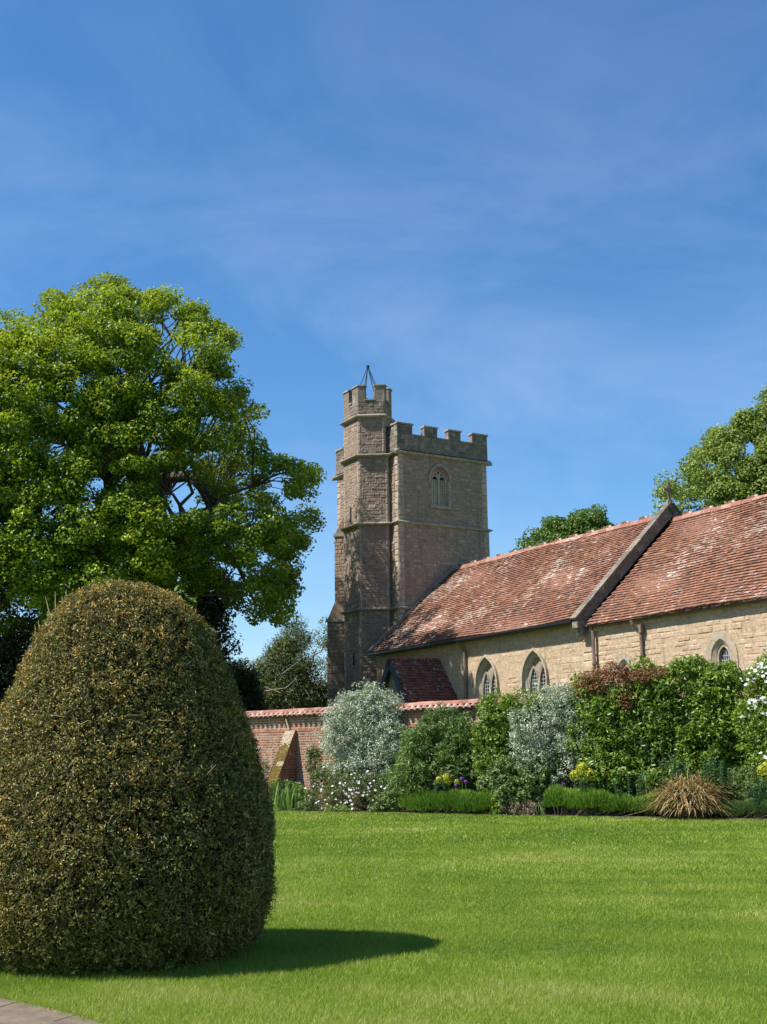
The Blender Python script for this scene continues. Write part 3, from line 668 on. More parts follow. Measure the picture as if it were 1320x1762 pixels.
# diagonal buttress on the far corner
b = B(); bs = B()
bd = np.array(loc2(-1.7 - 0.966, 53.6 + 0.257)) - np.array(loc2(-1.7, 53.6)); bd /= np.linalg.norm(bd); bn = np.array([-bd[1], bd[0]])
bo = np.array(loc2(-1.55, 53.9))
def but(l, z0, z1, l2=None):
    l2 = l if l2 is None else l2; h = 0.34
    A_, B2 = bo - bn * h, bo + bn * h
    pts = [A_, A_ + bd * l, B2 + bd * l, B2]; top = [A_, A_ + bd * l2, B2 + bd * l2, B2]
    ar = [tuple(p) for p in pts]; b.prism(ar, z0, z1, 0.5, [tuple(p) for p in top])
    if l == l2:
        for p, q in ((pts[0], pts[1]), (pts[1], pts[2]), (pts[2], pts[3]), (pts[3], pts[0])):
            fr = frame(p, q); 
            if fr[3] > 0.2: stones(bs, fr, z0, z1, (0.12, 0.22), (0.14, 0.36), 0.010, (0.0, 0.022), seed=int(z0 * 5) + 2, tn=.62)
            fr = frame(q, p)
            if fr[3] > 0.2: stones(bs, fr, z0, z1, (0.12, 0.22), (0.14, 0.36), 0.010, (0.0, 0.022), seed=int(z0 * 5) + 3, tn=.62)
but(0.96, 0, 7.55); but(0.96, 7.56, 8.3, 0.62); but(0.60, 8.31, 11.4); but(0.60, 11.41, 12.1, 0.22)
bu = b.build('corner_buttress', M_mortar_t, church); bs.build('rubble_stone', M_tower, bu)
b = B()
for l, z in ((1.02, 7.55), (0.66, 11.4)):
    b = B(); h = 0.39; b.prism([tuple(bo - bn * h), tuple(bo - bn * h + bd * l), tuple(bo + bn * h + bd * l), tuple(bo + bn * h)], z - 0.09, z + 0.05)
    b.build('weathering', M_string, bu)

# nave
NY, EY, RY, RZ, EZ = -1.13, -1.45, 2.7, 9.40, 5.66
NX = 13.1; CX = 24.0
W1 = (7.82, 0.62, 2.6, 3.95, 0.93); W2 = (10.6, 0.64, 2.6, 3.95, 0.93)
frN = frame((0, NY), (NX + 0.48, NY))
b = B(); holed(b, frN, 0, NX + 0.48, 0, EZ, [W1, W2], -0.0)
b.add([(0, 6.5, 0), (NX, 6.5, 0), (NX, 6.5, EZ), (0, 6.5, EZ)], [[3, 2, 1, 0]])
b.add([(0, NY, 0), (0, -0.08, 0), (0, -0.08, 6.6), (0, NY, EZ)], [[0, 1, 2, 3]])
nw = b.build('nave_wall', M_mortar, church)
b = B(); stones(b, frN, 0.3, EZ - 0.06, (0.09, 0.22), (0.12, 0.5), 0.008, (-0.006, 0.013), outside([W1, W2], 0.07), s1=13.1, seed=11, jit=0.02)
stones(b, frN, 0.3, EZ - 0.06, (0.25, 0.35), (0.5, 0.5), 0.010, (0.015, 0.03), s0=13.1, seed=12)
b.build('rubble_stone', M_nave, nw)
def roof(x0, x1, ey, ez, name, seed, parent=church, rz=RZ):
    b = B(); S = math.hypot(RY - ey, rz - ez); up = np.array([0, (RY - ey) / S, (rz - ez) / S])
    tiles(b, (x0, ey, ez), (1, 0, 0), up, x1 - x0, S, seed=seed)
    ny = 2 * RY - ey
    b.add([(x0, ey, ez - 0.02), (x1, ey, ez - 0.02), (x1, RY, rz - 0.02), (x0, RY, rz - 0.02), (x1, ny, ez), (x0, ny, ez)], [[0, 1, 2, 3], [3, 2, 4, 5]], 0.4)
    o = b.build(name, M_roof, parent)
    bb = B(); L = 0.42; n = int((x1 - x0) / L)
    for i in range(n):
        xa = x0 + (x1 - x0) * i / n; xb = xa + (x1 - x0) / n - 0.012; t = rng.uniform(0.2, 1); dz = rng.normal(0, 0.006)
        prof = [(-0.14, -0.10), (-0.09, 0.02), (0, 0.065), (0.09, 0.02), (0.14, -0.10)]
        V = [(xa, RY + p, rz + q + dz) for p, q in prof] + [(xb, RY + p, rz + q + dz) for p, q in prof]
        bb.add(V, [[k, k + 1, 6 + k, 5 + k] for k in range(4)] + [[4, 3, 2, 1, 0], [5, 6, 7, 8, 9]], t)
    bb.build('ridge_tile', M_cope, o)
    bb = B(); x = x0 + 0.35
    pts_ = [(0.0, 0.0)]
    for k in range(3): pts_ += [(0.075 + k * 0.15 - 0.068 * math.cos(t), 0.02 + 0.065 * math.sin(t)) for t in np.linspace(0, math.pi, 7)]
    pts_ += [(0.45, 0.0)]
    n_ = len(pts_); bb.add([(a, -.025, c) for a, c in pts_] + [(a, .025, c) for a, c in pts_], [list(range(n_)), list(range(n_, 2 * n_))[::-1]] + [[i, (i + 1) % n_, n_ + (i + 1) % n_, n_ + i] for i in range(n_)], 0.25)
    first = None
    while x < x1 - 0.4:      # crested ridge pieces with three loops
        if first is None: first = bb.build('ridge_crest', M_roof, o, loc=(x, RY, rz + 0.06))
        else:
            q = first.copy(); SC.collection.objects.link(q); q.parent = o; q.location = (x, RY, rz + 0.06)
        x += 0.95
    return o
roof(0.02, NX, EY, EZ, 'nave_roof', 21)
CEY, CEZ, CNY = -1.35, 5.42, -1.1
roof(NX + 0.42, CX, CEY, CEZ, 'chancel_roof', 22, rz=9.18)
# flashing where the nave roof meets the tower and its verge shadow board
b = B()
for (y0, z0), (y1, z1) in (((EY, EZ), (RY, RZ)),):
    d = np.array([0, y1 - y0, z1 - z0]); L = np.linalg.norm(d); d /= L; nn = np.array([0, -d[2], d[1]])
    b.obox(np.array([0.10, (y0 + y1) / 2 + 0.0, (z0 + z1) / 2]) + nn * 0.08, (0.07, 0, 0), d * L / 2, nn * 0.07)
b.build('flashing_band', M_tower, church)
# nave eaves channel, painted chancel eave shadow, downpipes
b = B(); sweep(b, [(-0.02, EY - 0.02), (NX - 0.02, EY - 0.02)], [(-0.02, EZ - 0.13), (0.07, EZ - 0.13), (0.09, EZ - 0.09), (0.09, EZ - 0.02), (-0.02, EZ - 0.02)]); b.build('gutter_and_eave_shade', M_gutter_shade, church)
b = B(); b.box(-0.0, NX - 0.02, NY - 0.3, NY - 0.02, EZ - 0.11, EZ - 0.05); b.build('soffit', M_barge, church)
b = B(); sweep(b, [(NX + 0.5, CEY + 0.03), (CX, CEY + 0.03)], [(-0.02, CEZ - 0.06), (0.01, CEZ - 0.06), (0.02, CEZ - 0.045), (0.02, CEZ - 0.03), (-0.02, CEZ - 0.03)]); b.build('gutter_and_eave_shade', M_gutter_shade, church)  # thin black strip stands in for the shadow under the chancel eave
def pipe(x, top, head=False, elbow=True, y=NY):
    b = B(); yw = y - 0.09
    pts = ([(x - 0.12, EY + 0.02, top)] if elbow else []) + [(x - (0.1 if elbow else 0), EY + 0.06 if elbow else yw, top - 0.12), (x, yw, top - 0.35), (x, yw, 3.6), (x, yw, 2.0), (x, yw, 0.05)]
    tube(b, np.array(pts), 0.055, 8)
    for z in np.arange(0.6, top - 0.4, 1.2): tube(b, [(x, yw, z), (x, yw, z + 0.09)], 0.08, 8)
    if head: b.prism([(x - .09, yw - .08), (x + .09, yw - .08), (x + .09, yw + .08), (x - .09, yw + .08)], top - 0.38, top - 0.15, .5, [(x - .13, yw - .1), (x + .13, yw - .1), (x + .13, yw + .08), (x - .13, yw + .08)])
    b.build('downpipe', M_pipe, church)
pipe(6.55, EZ - 0.1); pipe(NX + 0.62, CEZ - 0.05, elbow=False); pipe(15.85, CEZ - 0.06, True, True, CNY)
# pointed windows
def win(fr, Wd, name, two=True, parent=church, bars=(9, 7), hood=True):
    cs, w, sill, zs, rise = Wd; b = B()
    ring(b, fr, arch_pts(w - 0.10, sill, zs, rise - 0.12, cs=cs), arch_pts(w + 0.02, sill, zs, rise + 0.02, cs=cs), 0.02, -0.24, 0.6, io=-0.07)
    ring(b, fr, arch_pts(w - 0.16, sill, zs, rise - 0.2, cs=cs), arch_pts(w - 0.09, sill, zs, rise - 0.11, cs=cs), -0.09, -0.24, 0.5)
    if hood:
        ring(b, fr, arch_pts(w + 0.0, zs - 0.25, zs, rise + 0.01, cs=cs), arch_pts(w + 0.07, zs - 0.25, zs, rise + 0.1, cs=cs), 0.10, -0.02, 0.6)
        for sg in (-1, 1):
            c = wpt(fr, cs + sg * (w + 0.05), zs - 0.27, 0.07); b.obox(c, np.array([*fr[1], 0]) * 0.06, np.array([*fr[2], 0]) * 0.06, (0, 0, 0.07), 0.4)
    else:
        ring(b, fr, arch_pts(w + 0.01, sill, zs, rise + 0.01, cs=cs), arch_pts(w + 0.24, sill, zs, rise + 0.22, cs=cs), 0.025, -0.02, 0.4)
    wobj = b.build(name, M_ashlar, parent); wi = w - 0.12
    b = B()
    if two:
        n = 26; lw = wi / 2 - 0.055
        for dep, tn in ((-0.15, 0.1),):  # sunk spandrel toned darkest: recess shade put into the stone colour
            for i in range(n):
                a = -wi + 2 * wi * i / n; c = a + 2 * wi / n
                def lo(m_):
                    l_ = abs(m_) - wi / 2; return arch_top(l_, lw, zs - 0.12, rise * 0.55) if abs(l_) < lw else zs - 0.12
                za, zc = lo(a), lo(c); ha, hc = max(arch_top(a, wi, zs, rise - 0.15), za), max(arch_top(c, wi, zs, rise - 0.15), zc)
                V = [wpt(fr, cs + s, z, o) for o in (dep, dep - 0.1) for s, z in ((a, za), (c, zc), (c, hc), (a, ha))]
                b.add(V, [[0, 1, 2, 3], [0, 4, 5, 1]], tn)
        for s0, s1 in ((-0.05, 0.05), (-wi, -wi + 0.05), (wi - 0.05, wi)):
            b.add([wpt(fr, cs + s, z, o) for z in (sill, zs - 0.1) for s, o in ((s0 , -0.10), (s1, -0.10), (s1, -0.2), (s0, -0.2))], BOXF, 0.7)
        # moulded arches of the two lights stand forward of the sunk spandrel
        for sg in (-1, 1):
            c_ = cs + sg * wi / 2
            ring(b, fr, arch_pts(lw, sill, zs - 0.12, rise * 0.55, cs=c_), arch_pts(lw + 0.055, sill, zs - 0.12, rise * 0.55 + 0.09, cs=c_), -0.09, -0.2, 0.8, io=-0.12)
        b.build('tracery', M_ashlar, wobj)
    b = B(); op = arch_pts(wi, sill, zs, rise - 0.15, cs=cs); b.add([wpt(fr, s, z, -0.185) for s, z in op], [list(range(len(op)))]); g = b.build('glass', M_glass, wobj)
    b = B()
    for i in range(1, bars[0]):
        s = -wi + 2 * wi * i / bars[0]; zt = arch_top(s, wi, zs, rise - 0.17); b.add([wpt(fr, cs + s + q, z, -0.178) for q, z in ((-.009, sill), (.009, sill), (.009, zt), (-.009, zt))], [[0, 1, 2, 3]])
    z = sill + 0.1
    while z < zs + rise - 0.3:
        hw = wi if z < zs else next((x_ for x_ in np.linspace(wi, 0, 60) if arch_top(x_, wi, zs, rise - 0.17) > z), 0)
        b.add([wpt(fr, cs + q, z + c, -0.176) for q, c in ((-hw, -.009), (hw, -.009), (hw, .009), (-hw, .009))], [[0, 1, 2, 3]]); z += 0.125
    b.build('leading', M_lead, wobj)
win(frN, W1, 'nave_window'); win(frN, W2, 'nave_window')
# chancel
frC = frame((NX + 0.48, CNY), (CX, CNY))
W3 = (18.92 - NX - 0.48, 0.36, 3.1, 4.02, 0.5); W4 = (14.95 - NX - 0.48, 0.3, 3.1, 3.85, 0.42)
b = B(); holed(b, frC, 0, CX - NX - 0.48, 0, CEZ, [W3, W4])
b.add([(CX, CNY, 0), (CX, 6.5, 0), (CX, 6.5, CEZ), (CX, RY, 9.15), (CX, CNY, CEZ)], [[0, 1, 2, 3, 4]]); b.add([(NX, 6.49, 0), (CX, 6.49, 0), (CX, 6.49, CEZ), (NX, 6.49, CEZ)], [[3, 2, 1, 0]])
cw = b.build('chancel_wall', M_mortar, church)
b = B(); stones(b, frC, 0.3, CEZ - 0.05, (0.09, 0.2), (0.14, 0.6), 0.008, (-0.004, 0.017), outside([W3, W4], 0.2), seed=15, jit=0.018); b.build('rubble_stone', M_nave, cw)
win(frC, W3, 'chancel_window', False, hood=False, bars=(6, 7)); win(frC, W4, 'chancel_window', False, hood=False, bars=(5, 7))
# gable coping between nave and chancel
b = B(); gx0, gx1 = NX + 0.06, NX + 0.34
ey2, ez2 = -1.62, 5.62
S = math.hypot(RY - ey2, RZ + 0.34 - ez2); 
for sg in (1, -1):
    d = np.array([0, sg * (RY - ey2), RZ + 0.34 - ez2]); d /= np.linalg.norm(d); nn = np.array([0, -sg * d[2], abs(d[1])])
    e0 = np.array([(gx0 + gx1) / 2, ey2 if sg > 0 else 2 * RY - ey2, ez2]); k = 9
    for i in range(k):
        a, c = S * i / k, S * (i + 1) / k - 0.01; m_ = e0 + d * (a + c) / 2
        b.obox(m_ + nn * 0.03, ((gx1 - gx0) / 2 + rng.uniform(0, .012), 0, 0), d * (c - a) / 2, nn * 0.035, rng.uniform(0.0, 0.6))
    b.obox(e0 + d * S / 2 - nn * 0.17, ((gx1 - gx0) / 2 - 0.04, 0, 0), d * (S / 2 - 0.02), nn * 0.155, 0.3)
b.box(gx0 + 0.01, gx1 - 0.01, ey2 + 0.04, NY + 0.0, EZ - 0.30, EZ - 0.08, 0.5); b.box(gx0 + 0.03, gx1 - 0.03, ey2 + 0.22, NY, EZ - 0.52, EZ - 0.301, 0.4)
b.prism([(gx0 + .02, RY - .22), (gx1 - .02, RY - .22), (gx1 - .02, RY + .22), (gx0 + .02, RY + .22)], RZ + 0.2, RZ + 0.46, .5, [(gx0 + .1, RY - .08), (gx1 - .1, RY - .08), (gx1 - .1, RY + .08), (gx0 + .1, RY + .08)])
gc = b.build('gable_coping', M_parapet, church)
b = B(); c = np.array([(gx0 + gx1) / 2, RY, RZ + 0.46])
tube(b, [c, c + (0, 0, 0.55)], [0.05, 0.035], 6); tube(b, [c + (0, -.16, .36), c + (0, .16, .36)], 0.035, 6)
tube(b, [c + (0, 0.10 * math.cos(t), .36 + 0.10 * math.sin(t)) for t in np.linspace(0, 2 * math.pi, 13)], 0.02, 5)
for dy, dz in ((-.18, .36), (.18, .36), (0, .57)): b.obox(c + (0, dy, dz), (.035, 0, 0), (0, .05, 0), (0, 0, .05))
b.build('cross', M_parapet, gc)
# porch
PX, PF, PZ, PE, PH = 4.75, -3.3, 5.02, 3.3, 1.28
b = B(); b.box(PX - 1.05, PX + 1.05, PF + 0.22, NY - 0.01, 0, 3.5); b.add([(PX - 1.05, PF + 0.22, 3.5), (PX + 1.05, PF + 0.22, 3.5), (PX, PF + 0.22, 4.85)], [[0, 1, 2]])
porch = b.build('porch', M_render, church)
b = B()
for sg in (1, -1):
    ez_ = np.array([PX + sg * PH, PF if sg > 0 else NY, PE]); up = np.array([-sg * PH, 0, PZ - PE]); S = np.linalg.norm(up); up /= S
    tiles(b, ez_, (0, sg * 1.0, 0), up, NY - PF, S, 0.13, 0.16, seed=31 + sg)
    b.add([(PX + sg * PH, PF, PE - .02), (PX + sg * PH, NY, PE - .02), (PX, NY, PZ - .02), (PX, PF, PZ - .02)], [[0, 1, 2, 3]], 0.2)
for i in range(6): b.box(PX - .1, PX + .1, PF + 0.36 * i, PF + 0.36 * i + .35, PZ - .04, PZ + .055, rng.uniform(.3, 1))
pr = b.build('porch_roof', M_roofd, church)
b = B()
for sg in (1, -1):
    d = np.array([-sg * PH, 0, PZ - PE]); L = np.linalg.norm(d); d /= L; nn = np.array([sg * d[2], 0, sg * -d[0]]); nn = nn if nn[2] > 0 else -nn
    b.obox(np.array([PX + sg * PH / 2, PF - 0.02, (PZ + PE) / 2]) - nn * 0.10, (0, 0.025, 0), d * L / 2, nn * 0.11)
b.build('bargeboard', M_barge, pr)

# ------------------------------------------------------------------ brick garden wall
gw = empty('garden_wall', (WALL[1][0], WALL[1][1], 0))
tag(gw, 'weathered red brick garden wall with clay tile coping behind the flower border', 'wall')
WH = 2.95; off = np.array([WALL[1][0], WALL[1][1]])
bc_, bb_, bt, bp = B(), B(), B(), B()
for i in range(len(WALL) - 1):
    fr = frame(WALL[i] - off, WALL[i + 1] - off); L = fr[3]
    def wbx(bx, s0, s1, z0, z1, o0, o1, tone=0.5): bx.add([wpt(fr, s, z, o) for z in (z0, z1) for s, o in ((s0, o0), (s1, o0), (s1, o1), (s0, o1))], BOXF, tone)
    wbx(bc_, -0.02, L + 0.02, 0, 2.3, 0.0, -0.42); wbx(bc_, -0.02, L + 0.02, 2.3, 2.72, -0.06, -0.36)
    if i in (1, 2, 3):
        stones(bb_, fr, 0.05, 2.3, (0.074, 0.076), (0.11, 0.24), 0.016, (0.002, 0.009), seed=70 + i, jit=0.004)
        fr2 = (fr[0] - fr[2] * 0.06, fr[1], fr[2], fr[3]); stones(bb_, fr2, 2.3, 2.72, (0.068, 0.071), (0.11, 0.235), 0.014, (0.002, 0.006), seed=80 + i, jit=0.003)
        wbx(bb_, 0, L, 2.27, 2.312, 0.014, -0.05, 0.8)
    n = int(L / 0.21)
    for k in range(n):
        s = L * (k + .5) / n; zt, zb = 2.86 + rng.normal(0, .004), 2.715 + rng.normal(0, .006); w_ = L / n
        pts = [wpt(fr, s, zt, -0.12), wpt(fr, s, (zt + zb) / 2, 0.02), wpt(fr, s + 0.05, zb, 0.13)]
        tube(bt, pts, w_ * 0.30, 8, rng.uniform(0, 1)); 
        pts = [wpt(fr, s, zt, -0.30), wpt(fr, s, zb, -0.55)]; tube(bt, pts, w_ * 0.36, 6, rng.uniform(0, 1))
    wbx(bt, -0.02, L + .02, 2.721, 2.80, 0.08, -0.5, 0.3)
    n = int(L / 0.31)
    for k in range(n):
        a, c = L * k / n, L * (k + 1) / n - 0.008; dz = rng.normal(0, 0.005)
        prof = [(0.02, 2.84), (0.0, 2.90), (-0.09, 2.945), (-0.21, 2.955), (-0.33, 2.945), (-0.42, 2.90), (-0.44, 2.84)]
        V = [wpt(fr, a, z + dz, o) for o, z in prof] + [wpt(fr, c, z + dz, o) for o, z in prof]
        bp.add(V, [[q, q + 1, 8 + q, 7 + q] for q in range(6)] + [list(range(7))[::-1], list(range(7, 14))], rng.uniform(0, 1))
core = bc_.build('mortar_bed', M_lime, gw); bb_.build('brickwork', M_brick, gw); bt.build('pantile_course', M_pan, gw); bp.build('ridge_coping', M_cope, gw)
# sloping buttresses on the wall
fr = frame(WALL[1] - off, WALL[2] - off)
def wbutt(s, w, zt, proj, slope_mat, name='wall_buttress'):
    b = B(); sm = B()
    V = [wpt(fr, s + a, z, o) for a in (0, w) for z, o in ((0, -.1), (0, proj), (0.55, proj * 0.86), (zt, 0.08), (zt + 0.04, -.1))]
    b.add(V, [[0, 1, 2, 3, 4], [9, 8, 7, 6, 5], [0, 5, 6, 1]], 0.3)
    o_ = b.build(name, M_lime, gw)
    side = B()
    for ss in (s, s + w):      # brick flanks
        r = np.random.default_rng(5); z = 0.05
        while z < zt - .05:
            omax = proj * 0.86 * (zt - z) / (zt - .55) + 0.05 if z > .55 else proj * .9
            o = 0.02
            while o < omax - .03:
                e = min(o + r.choice([.11, .23]), omax)
                sg = 1 if ss > s else -1
                side.add([wpt(fr, ss + sg * (.006 if q > 1 else 0), zz, oo) for q in (0,) for zz, oo in ((z + .008, o + .006), (z + .008, e - .006), (z + .067, e - .006), (z + .067, o + .006))] +
                         [wpt(fr, ss + sg * .007, zz, oo) for zz, oo in ((z + .010, o + .008), (z + .010, e - .008), (z + .065, e - .008), (z + .065, o + .008))],
                         [[4, 5, 6, 7], [0, 1, 5, 4], [1, 2, 6, 5], [2, 3, 7, 6], [3, 0, 4, 7]], r.uniform(0, .8)); o = e
            z += .075
    side.build('brick_flank', M_brick, o_)
    n = 40
    r = np.random.default_rng(9)
    for i in range(n):
        t0, t1 = i / n, (i + 1) / n
        for q in range(6):
            f0 = np.array(wpt(fr, s + w * q / 6, 0.55, proj * 0.86)); g0 = np.array(wpt(fr, s + w * q / 6, zt, 0.08)); f1 = np.array(wpt(fr, s + w * (q + 1) / 6, 0.55, proj * 0.86)); g1 = np.array(wpt(fr, s + w * (q + 1) / 6, zt, 0.08))
            up_ = np.array([*fr[2] * .5, .85]) * (0.004 + r.uniform(0, .02))
            P = [lerp(f0, g0, t0), lerp(f1, g1, t0), lerp(f1, g1, t1), lerp(f0, g0, t1)]
            P = [P[k] + up_ * (1 if k < 2 else .6) for k in range(4)]
            mossy = np.clip(r.normal(.25, .15), 0, .5) if t1 < 0.76 + r.uniform(-.05, .05) and not (.42 < t1 < .5 and q > 1) else 0.95
            sm.add(P, [[0, 1, 2, 3]], mossy)
    V = [wpt(fr, s + a, z, o) for a in (0, w) for z, o in ((0, proj), (0.55, proj * 0.86))]
    sm.add([np.array(v) + np.array([*fr[2], 0]) * .004 for v in V], [[0, 2, 3, 1]], .1)
    sm.build('mossy_slope', slope_mat, o_)
wbutt(2.68, 0.43, 2.28, 1.05, M_moss)
wbutt(6.0, 0.34, 2.72, 0.3, M_brick)
tube_ = B(); tube(tube_, [wpt(fr, 2.62, 2.7, 0.0), wpt(fr, 2.70, 2.5, .01), wpt(fr, 2.80, 2.3, .03)], 0.03, 6, .8); tube_.build('mortar_fillet', M_lime, gw)

# ------------------------------------------------------------------ foliage machinery
def unit(v): return v / (np.linalg.norm(v, axis=1)[:, None] + 1e-9)
def quads(P, Nr, L, Wd, T=None, fold=0.0, seed=1, along=None):
    """leaf quads (pointed rhombus) at P facing Nr"""
    r = np.random.default_rng(seed); n = len(P); Nr = unit(Nr)
    a = unit(r.normal(size=(n, 3))) if along is None else unit(along)
    t = unit(a - (a * Nr).sum(1)[:, None] * Nr); s = np.cross(Nr, t)
    L = np.broadcast_to(L, (n,))[:, None]; Wd = np.broadcast_to(Wd, (n,))[:, None]
    f = Nr * (Wd * fold)
    V = np.stack([P - t * L / 2, P + s * Wd / 2 + f - t * L * .08, P + t * L / 2, P - s * Wd / 2 + f - t * L * .08], 1).reshape(-1, 3)
    return V, np.arange(4 * n).reshape(n, 4)
def inpoly(P, poly):
    x, y = P[:, 0], P[:, 1]; c = np.zeros(len(P), bool); n = len(poly)
    for i in range(n):
        x0, y0 = poly[i]; x1, y1 = poly[(i + 1) % n]
        k = ((y0 > y) != (y1 > y)) & (x < (x1 - x0) * (y - y0) / (y1 - y0 + 1e-12) + x0); c ^= k
    return c
def dpoly(P, poly):
    d = np.full(len(P), 1e9); n = len(poly)
    for i in range(n):
        a = np.array(poly[i], float); c = np.array(poly[(i + 1) % n], float); e = c - a
        t = np.clip(((P - a) @ e) / (e @ e), 0, 1); d = np.minimum(d, np.linalg.norm(P - a - t[:, None] * e, axis=1))
    return d
def kmeans(X, k, r, it=6):
    C = X[r.choice(len(X), k, replace=False)]
    for _ in range(it):
        a = np.argmin(((X[:, None] - C[None]) ** 2).sum(2), 1)
        for j in range(k):
            if (a == j).any(): C[j] = X[a == j].mean(0)
    return C, a
def limbs(b, base, targets, r0, r, k1=7, k2=6, sag=0.12, twig=True):
    """trunk -> main limbs -> boughs -> twigs, tapering"""
    fork = base + np.array([0, 0, 1.0]) * (np.median(targets[:, 2]) - base[2]) * 0.45
    def curve(p, q, n, wob):
        t = np.linspace(0, 1, n)[:, None]; m = p + (q - p) * t; L = np.linalg.norm(q - p)
        m[1:-1] += r.normal(0, wob * L, (n - 2, 3)); m[:, 2] += (np.sin(t[:, 0] * math.pi)) * L * sag; return m
    tube(b, curve(base - (0, 0, .2), fork, 6, 0.015), np.linspace(r0 * 1.15, r0 * 0.75, 6), 9)
    C1, a1 = kmeans(targets, min(k1, len(targets)), r)
    for j in range(len(C1)):
        X = targets[a1 == j]
        if len(X) == 0: continue
        e1 = fork + (C1[j] - fork) * 0.62; tube(b, curve(fork, e1, 7, 0.05), np.linspace(r0 * 0.5, r0 * 0.24, 7), 7)
        kk = min(k2, len(X)); C2, a2 = kmeans(X, kk, r)
        for q in range(kk):
            Y = X[a2 == q]
            if len(Y) == 0: continue
            e2 = e1 + (C2[q] - e1) * 0.7; tube(b, curve(e1, e2, 5, 0.06), np.linspace(r0 * 0.22, r0 * 0.09, 5), 5)
            if twig:
                for y in Y[::2]: tube(b, curve(e2, y, 4, 0.07), np.linspace(r0 * 0.075, r0 * 0.025, 4), 4, cap=False)
def clump_leaves(C, rad_, per, L, Wd, seed, flat=0.75, upb=0.5):
    r = np.random.default_rng(seed); n = len(C); R_ = np.broadcast_to(rad_, (n,)) * r.uniform(0.7, 1.3, n)
    d = unit(r.normal(size=(n * per, 3))); k = r.uniform(0.25, 1, n * per) ** 0.45
    Cn = np.repeat(C, per, 0); Rn = np.repeat(R_, per)
    P = Cn + d * (Rn * k)[:, None] * np.array([1, 1, flat])
    Nr = unit(d * 0.7 + np.array([0, 0, upb]) + r.normal(0, 0.55, (n * per, 3)))
    l = L * r.uniform(0.65, 1.25, n * per)
    ctone = np.repeat(r.normal(0, 0.15, n), per)
    return P, Nr, l, l * Wd / L, ctone, d[:, 2] * k
def tree(name, label, cat, outline, D0, thick, ncl, crad, per, leafL, leafW, mat, base, r0, seed, holes=(), bark=M_bark, extra=(), tbias=0.0, k1=7, k2=6, Rm=3.0, group=None, front=0.55, twig=True, cull=-0.55):
    r = np.random.default_rng(seed); mpp = D0 / F; poly = [tuple(p) for p in outline]
    xs, ys = [p[0] for p in poly], [p[1] for p in poly]; out = []
    while len(out) < ncl:
        q = r.uniform((min(xs), min(ys)), (max(xs), max(ys)), (4000, 2)); q = q[inpoly(q, poly)]
        d = dpoly(q, poly) * mpp; k = d > crad * 0.7
        for hx, hy, hr in holes: k &= np.hypot(q[:, 0] - hx, q[:, 1] - hy) > hr + crad / mpp * 0.6
        q, d = q[k], d[k]
        T = thick * np.sqrt(1 - (1 - np.clip(d / Rm, 0, 1)) ** 2)
        m = r.random(len(q)); o = np.where(m < front, -r.uniform(0.72, 1, len(q)), np.where(m < front + .2, r.uniform(0.7, 1, len(q)), r.uniform(-.8, .8, len(q)))) * T
        W_ = np.array([at(x, y, D0 + oo) for (x, y), oo in zip(q, o)])
        k2_ = noise3(W_, 0.85, seed + 3, 2) > cull
        out += list(W_[k2_])
    C = np.array(out[:ncl]); base = np.array(base, float)
    root = empty(name, base); tag(root, label, cat, group)
    P, Nr, l, w_, ct, up = clump_leaves(C, crad, per, leafL, leafW, seed + 1)
    V, Q = quads(P, Nr, l, w_, seed=seed + 2, fold=0.22)
    tone = np.clip(0.42 + tbias + ct + 0.16 * noise3(P, 0.5, seed + 4, 2) + r.normal(0, 0.17, len(P)) + 0.22 * up, 0, 1)  # leaf tone carries painted shading: clump tops lighter, undersides darker
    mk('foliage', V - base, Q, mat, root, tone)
    b = B(); limbs(b, np.zeros(3), C - base, r0, r, k1, k2, twig=twig)
    for pts, ra, rb in extra:
        pp = np.array([at(*p) for p in pts]) - base; tube(b, pp, np.linspace(ra, rb, len(pp)), 8)
    b.build('trunk', bark, root)
    return root

# oak
OD = 45.6
oak_out = [(-330, 560), (-200, 500), (-60, 530), (0, 522), (45, 512), (62, 522), (88, 488), (115, 498), (150, 478), (186, 458), (208, 468), (240, 490), (275, 488), (305, 484), (318, 512), (352, 520), (385, 552), (432, 572),
           (425, 600), (440, 648), (432, 690), (458, 690), (482, 696), (474, 722), (452, 738), (470, 778), (505, 780), (545, 792), (560, 822), (540, 862), (562, 905), (552, 935), (528, 945), (530, 975),
           (520, 1010), (528, 1045), (512, 1060), (500, 1100), (470, 1080), (440, 1092), (418, 1075), (390, 1050), (362, 1010), (345, 1040), (310, 1100), (200, 1120), (60, 1110), (-60, 1080), (-300, 1050), (-380, 800)]
oak_holes = [(286, 560, 17), (312, 610, 7), (292, 578, 13), (268, 650, 8), (305, 838, 22), (325, 862, 17), (300, 868, 12), (180, 823, 15), (155, 862, 9), (113, 697, 9), (140, 655, 6), (245, 770, 10), (478, 825, 9), (500, 870, 7), (450, 960, 8), (405, 990, 10),
             (430, 1030, 7), (400, 620, 6), (300, 700, 5), (210, 640, 6), (350, 720, 5), (95, 770, 6)]
trk = at(262, 1060, OD); trk[2] = 0
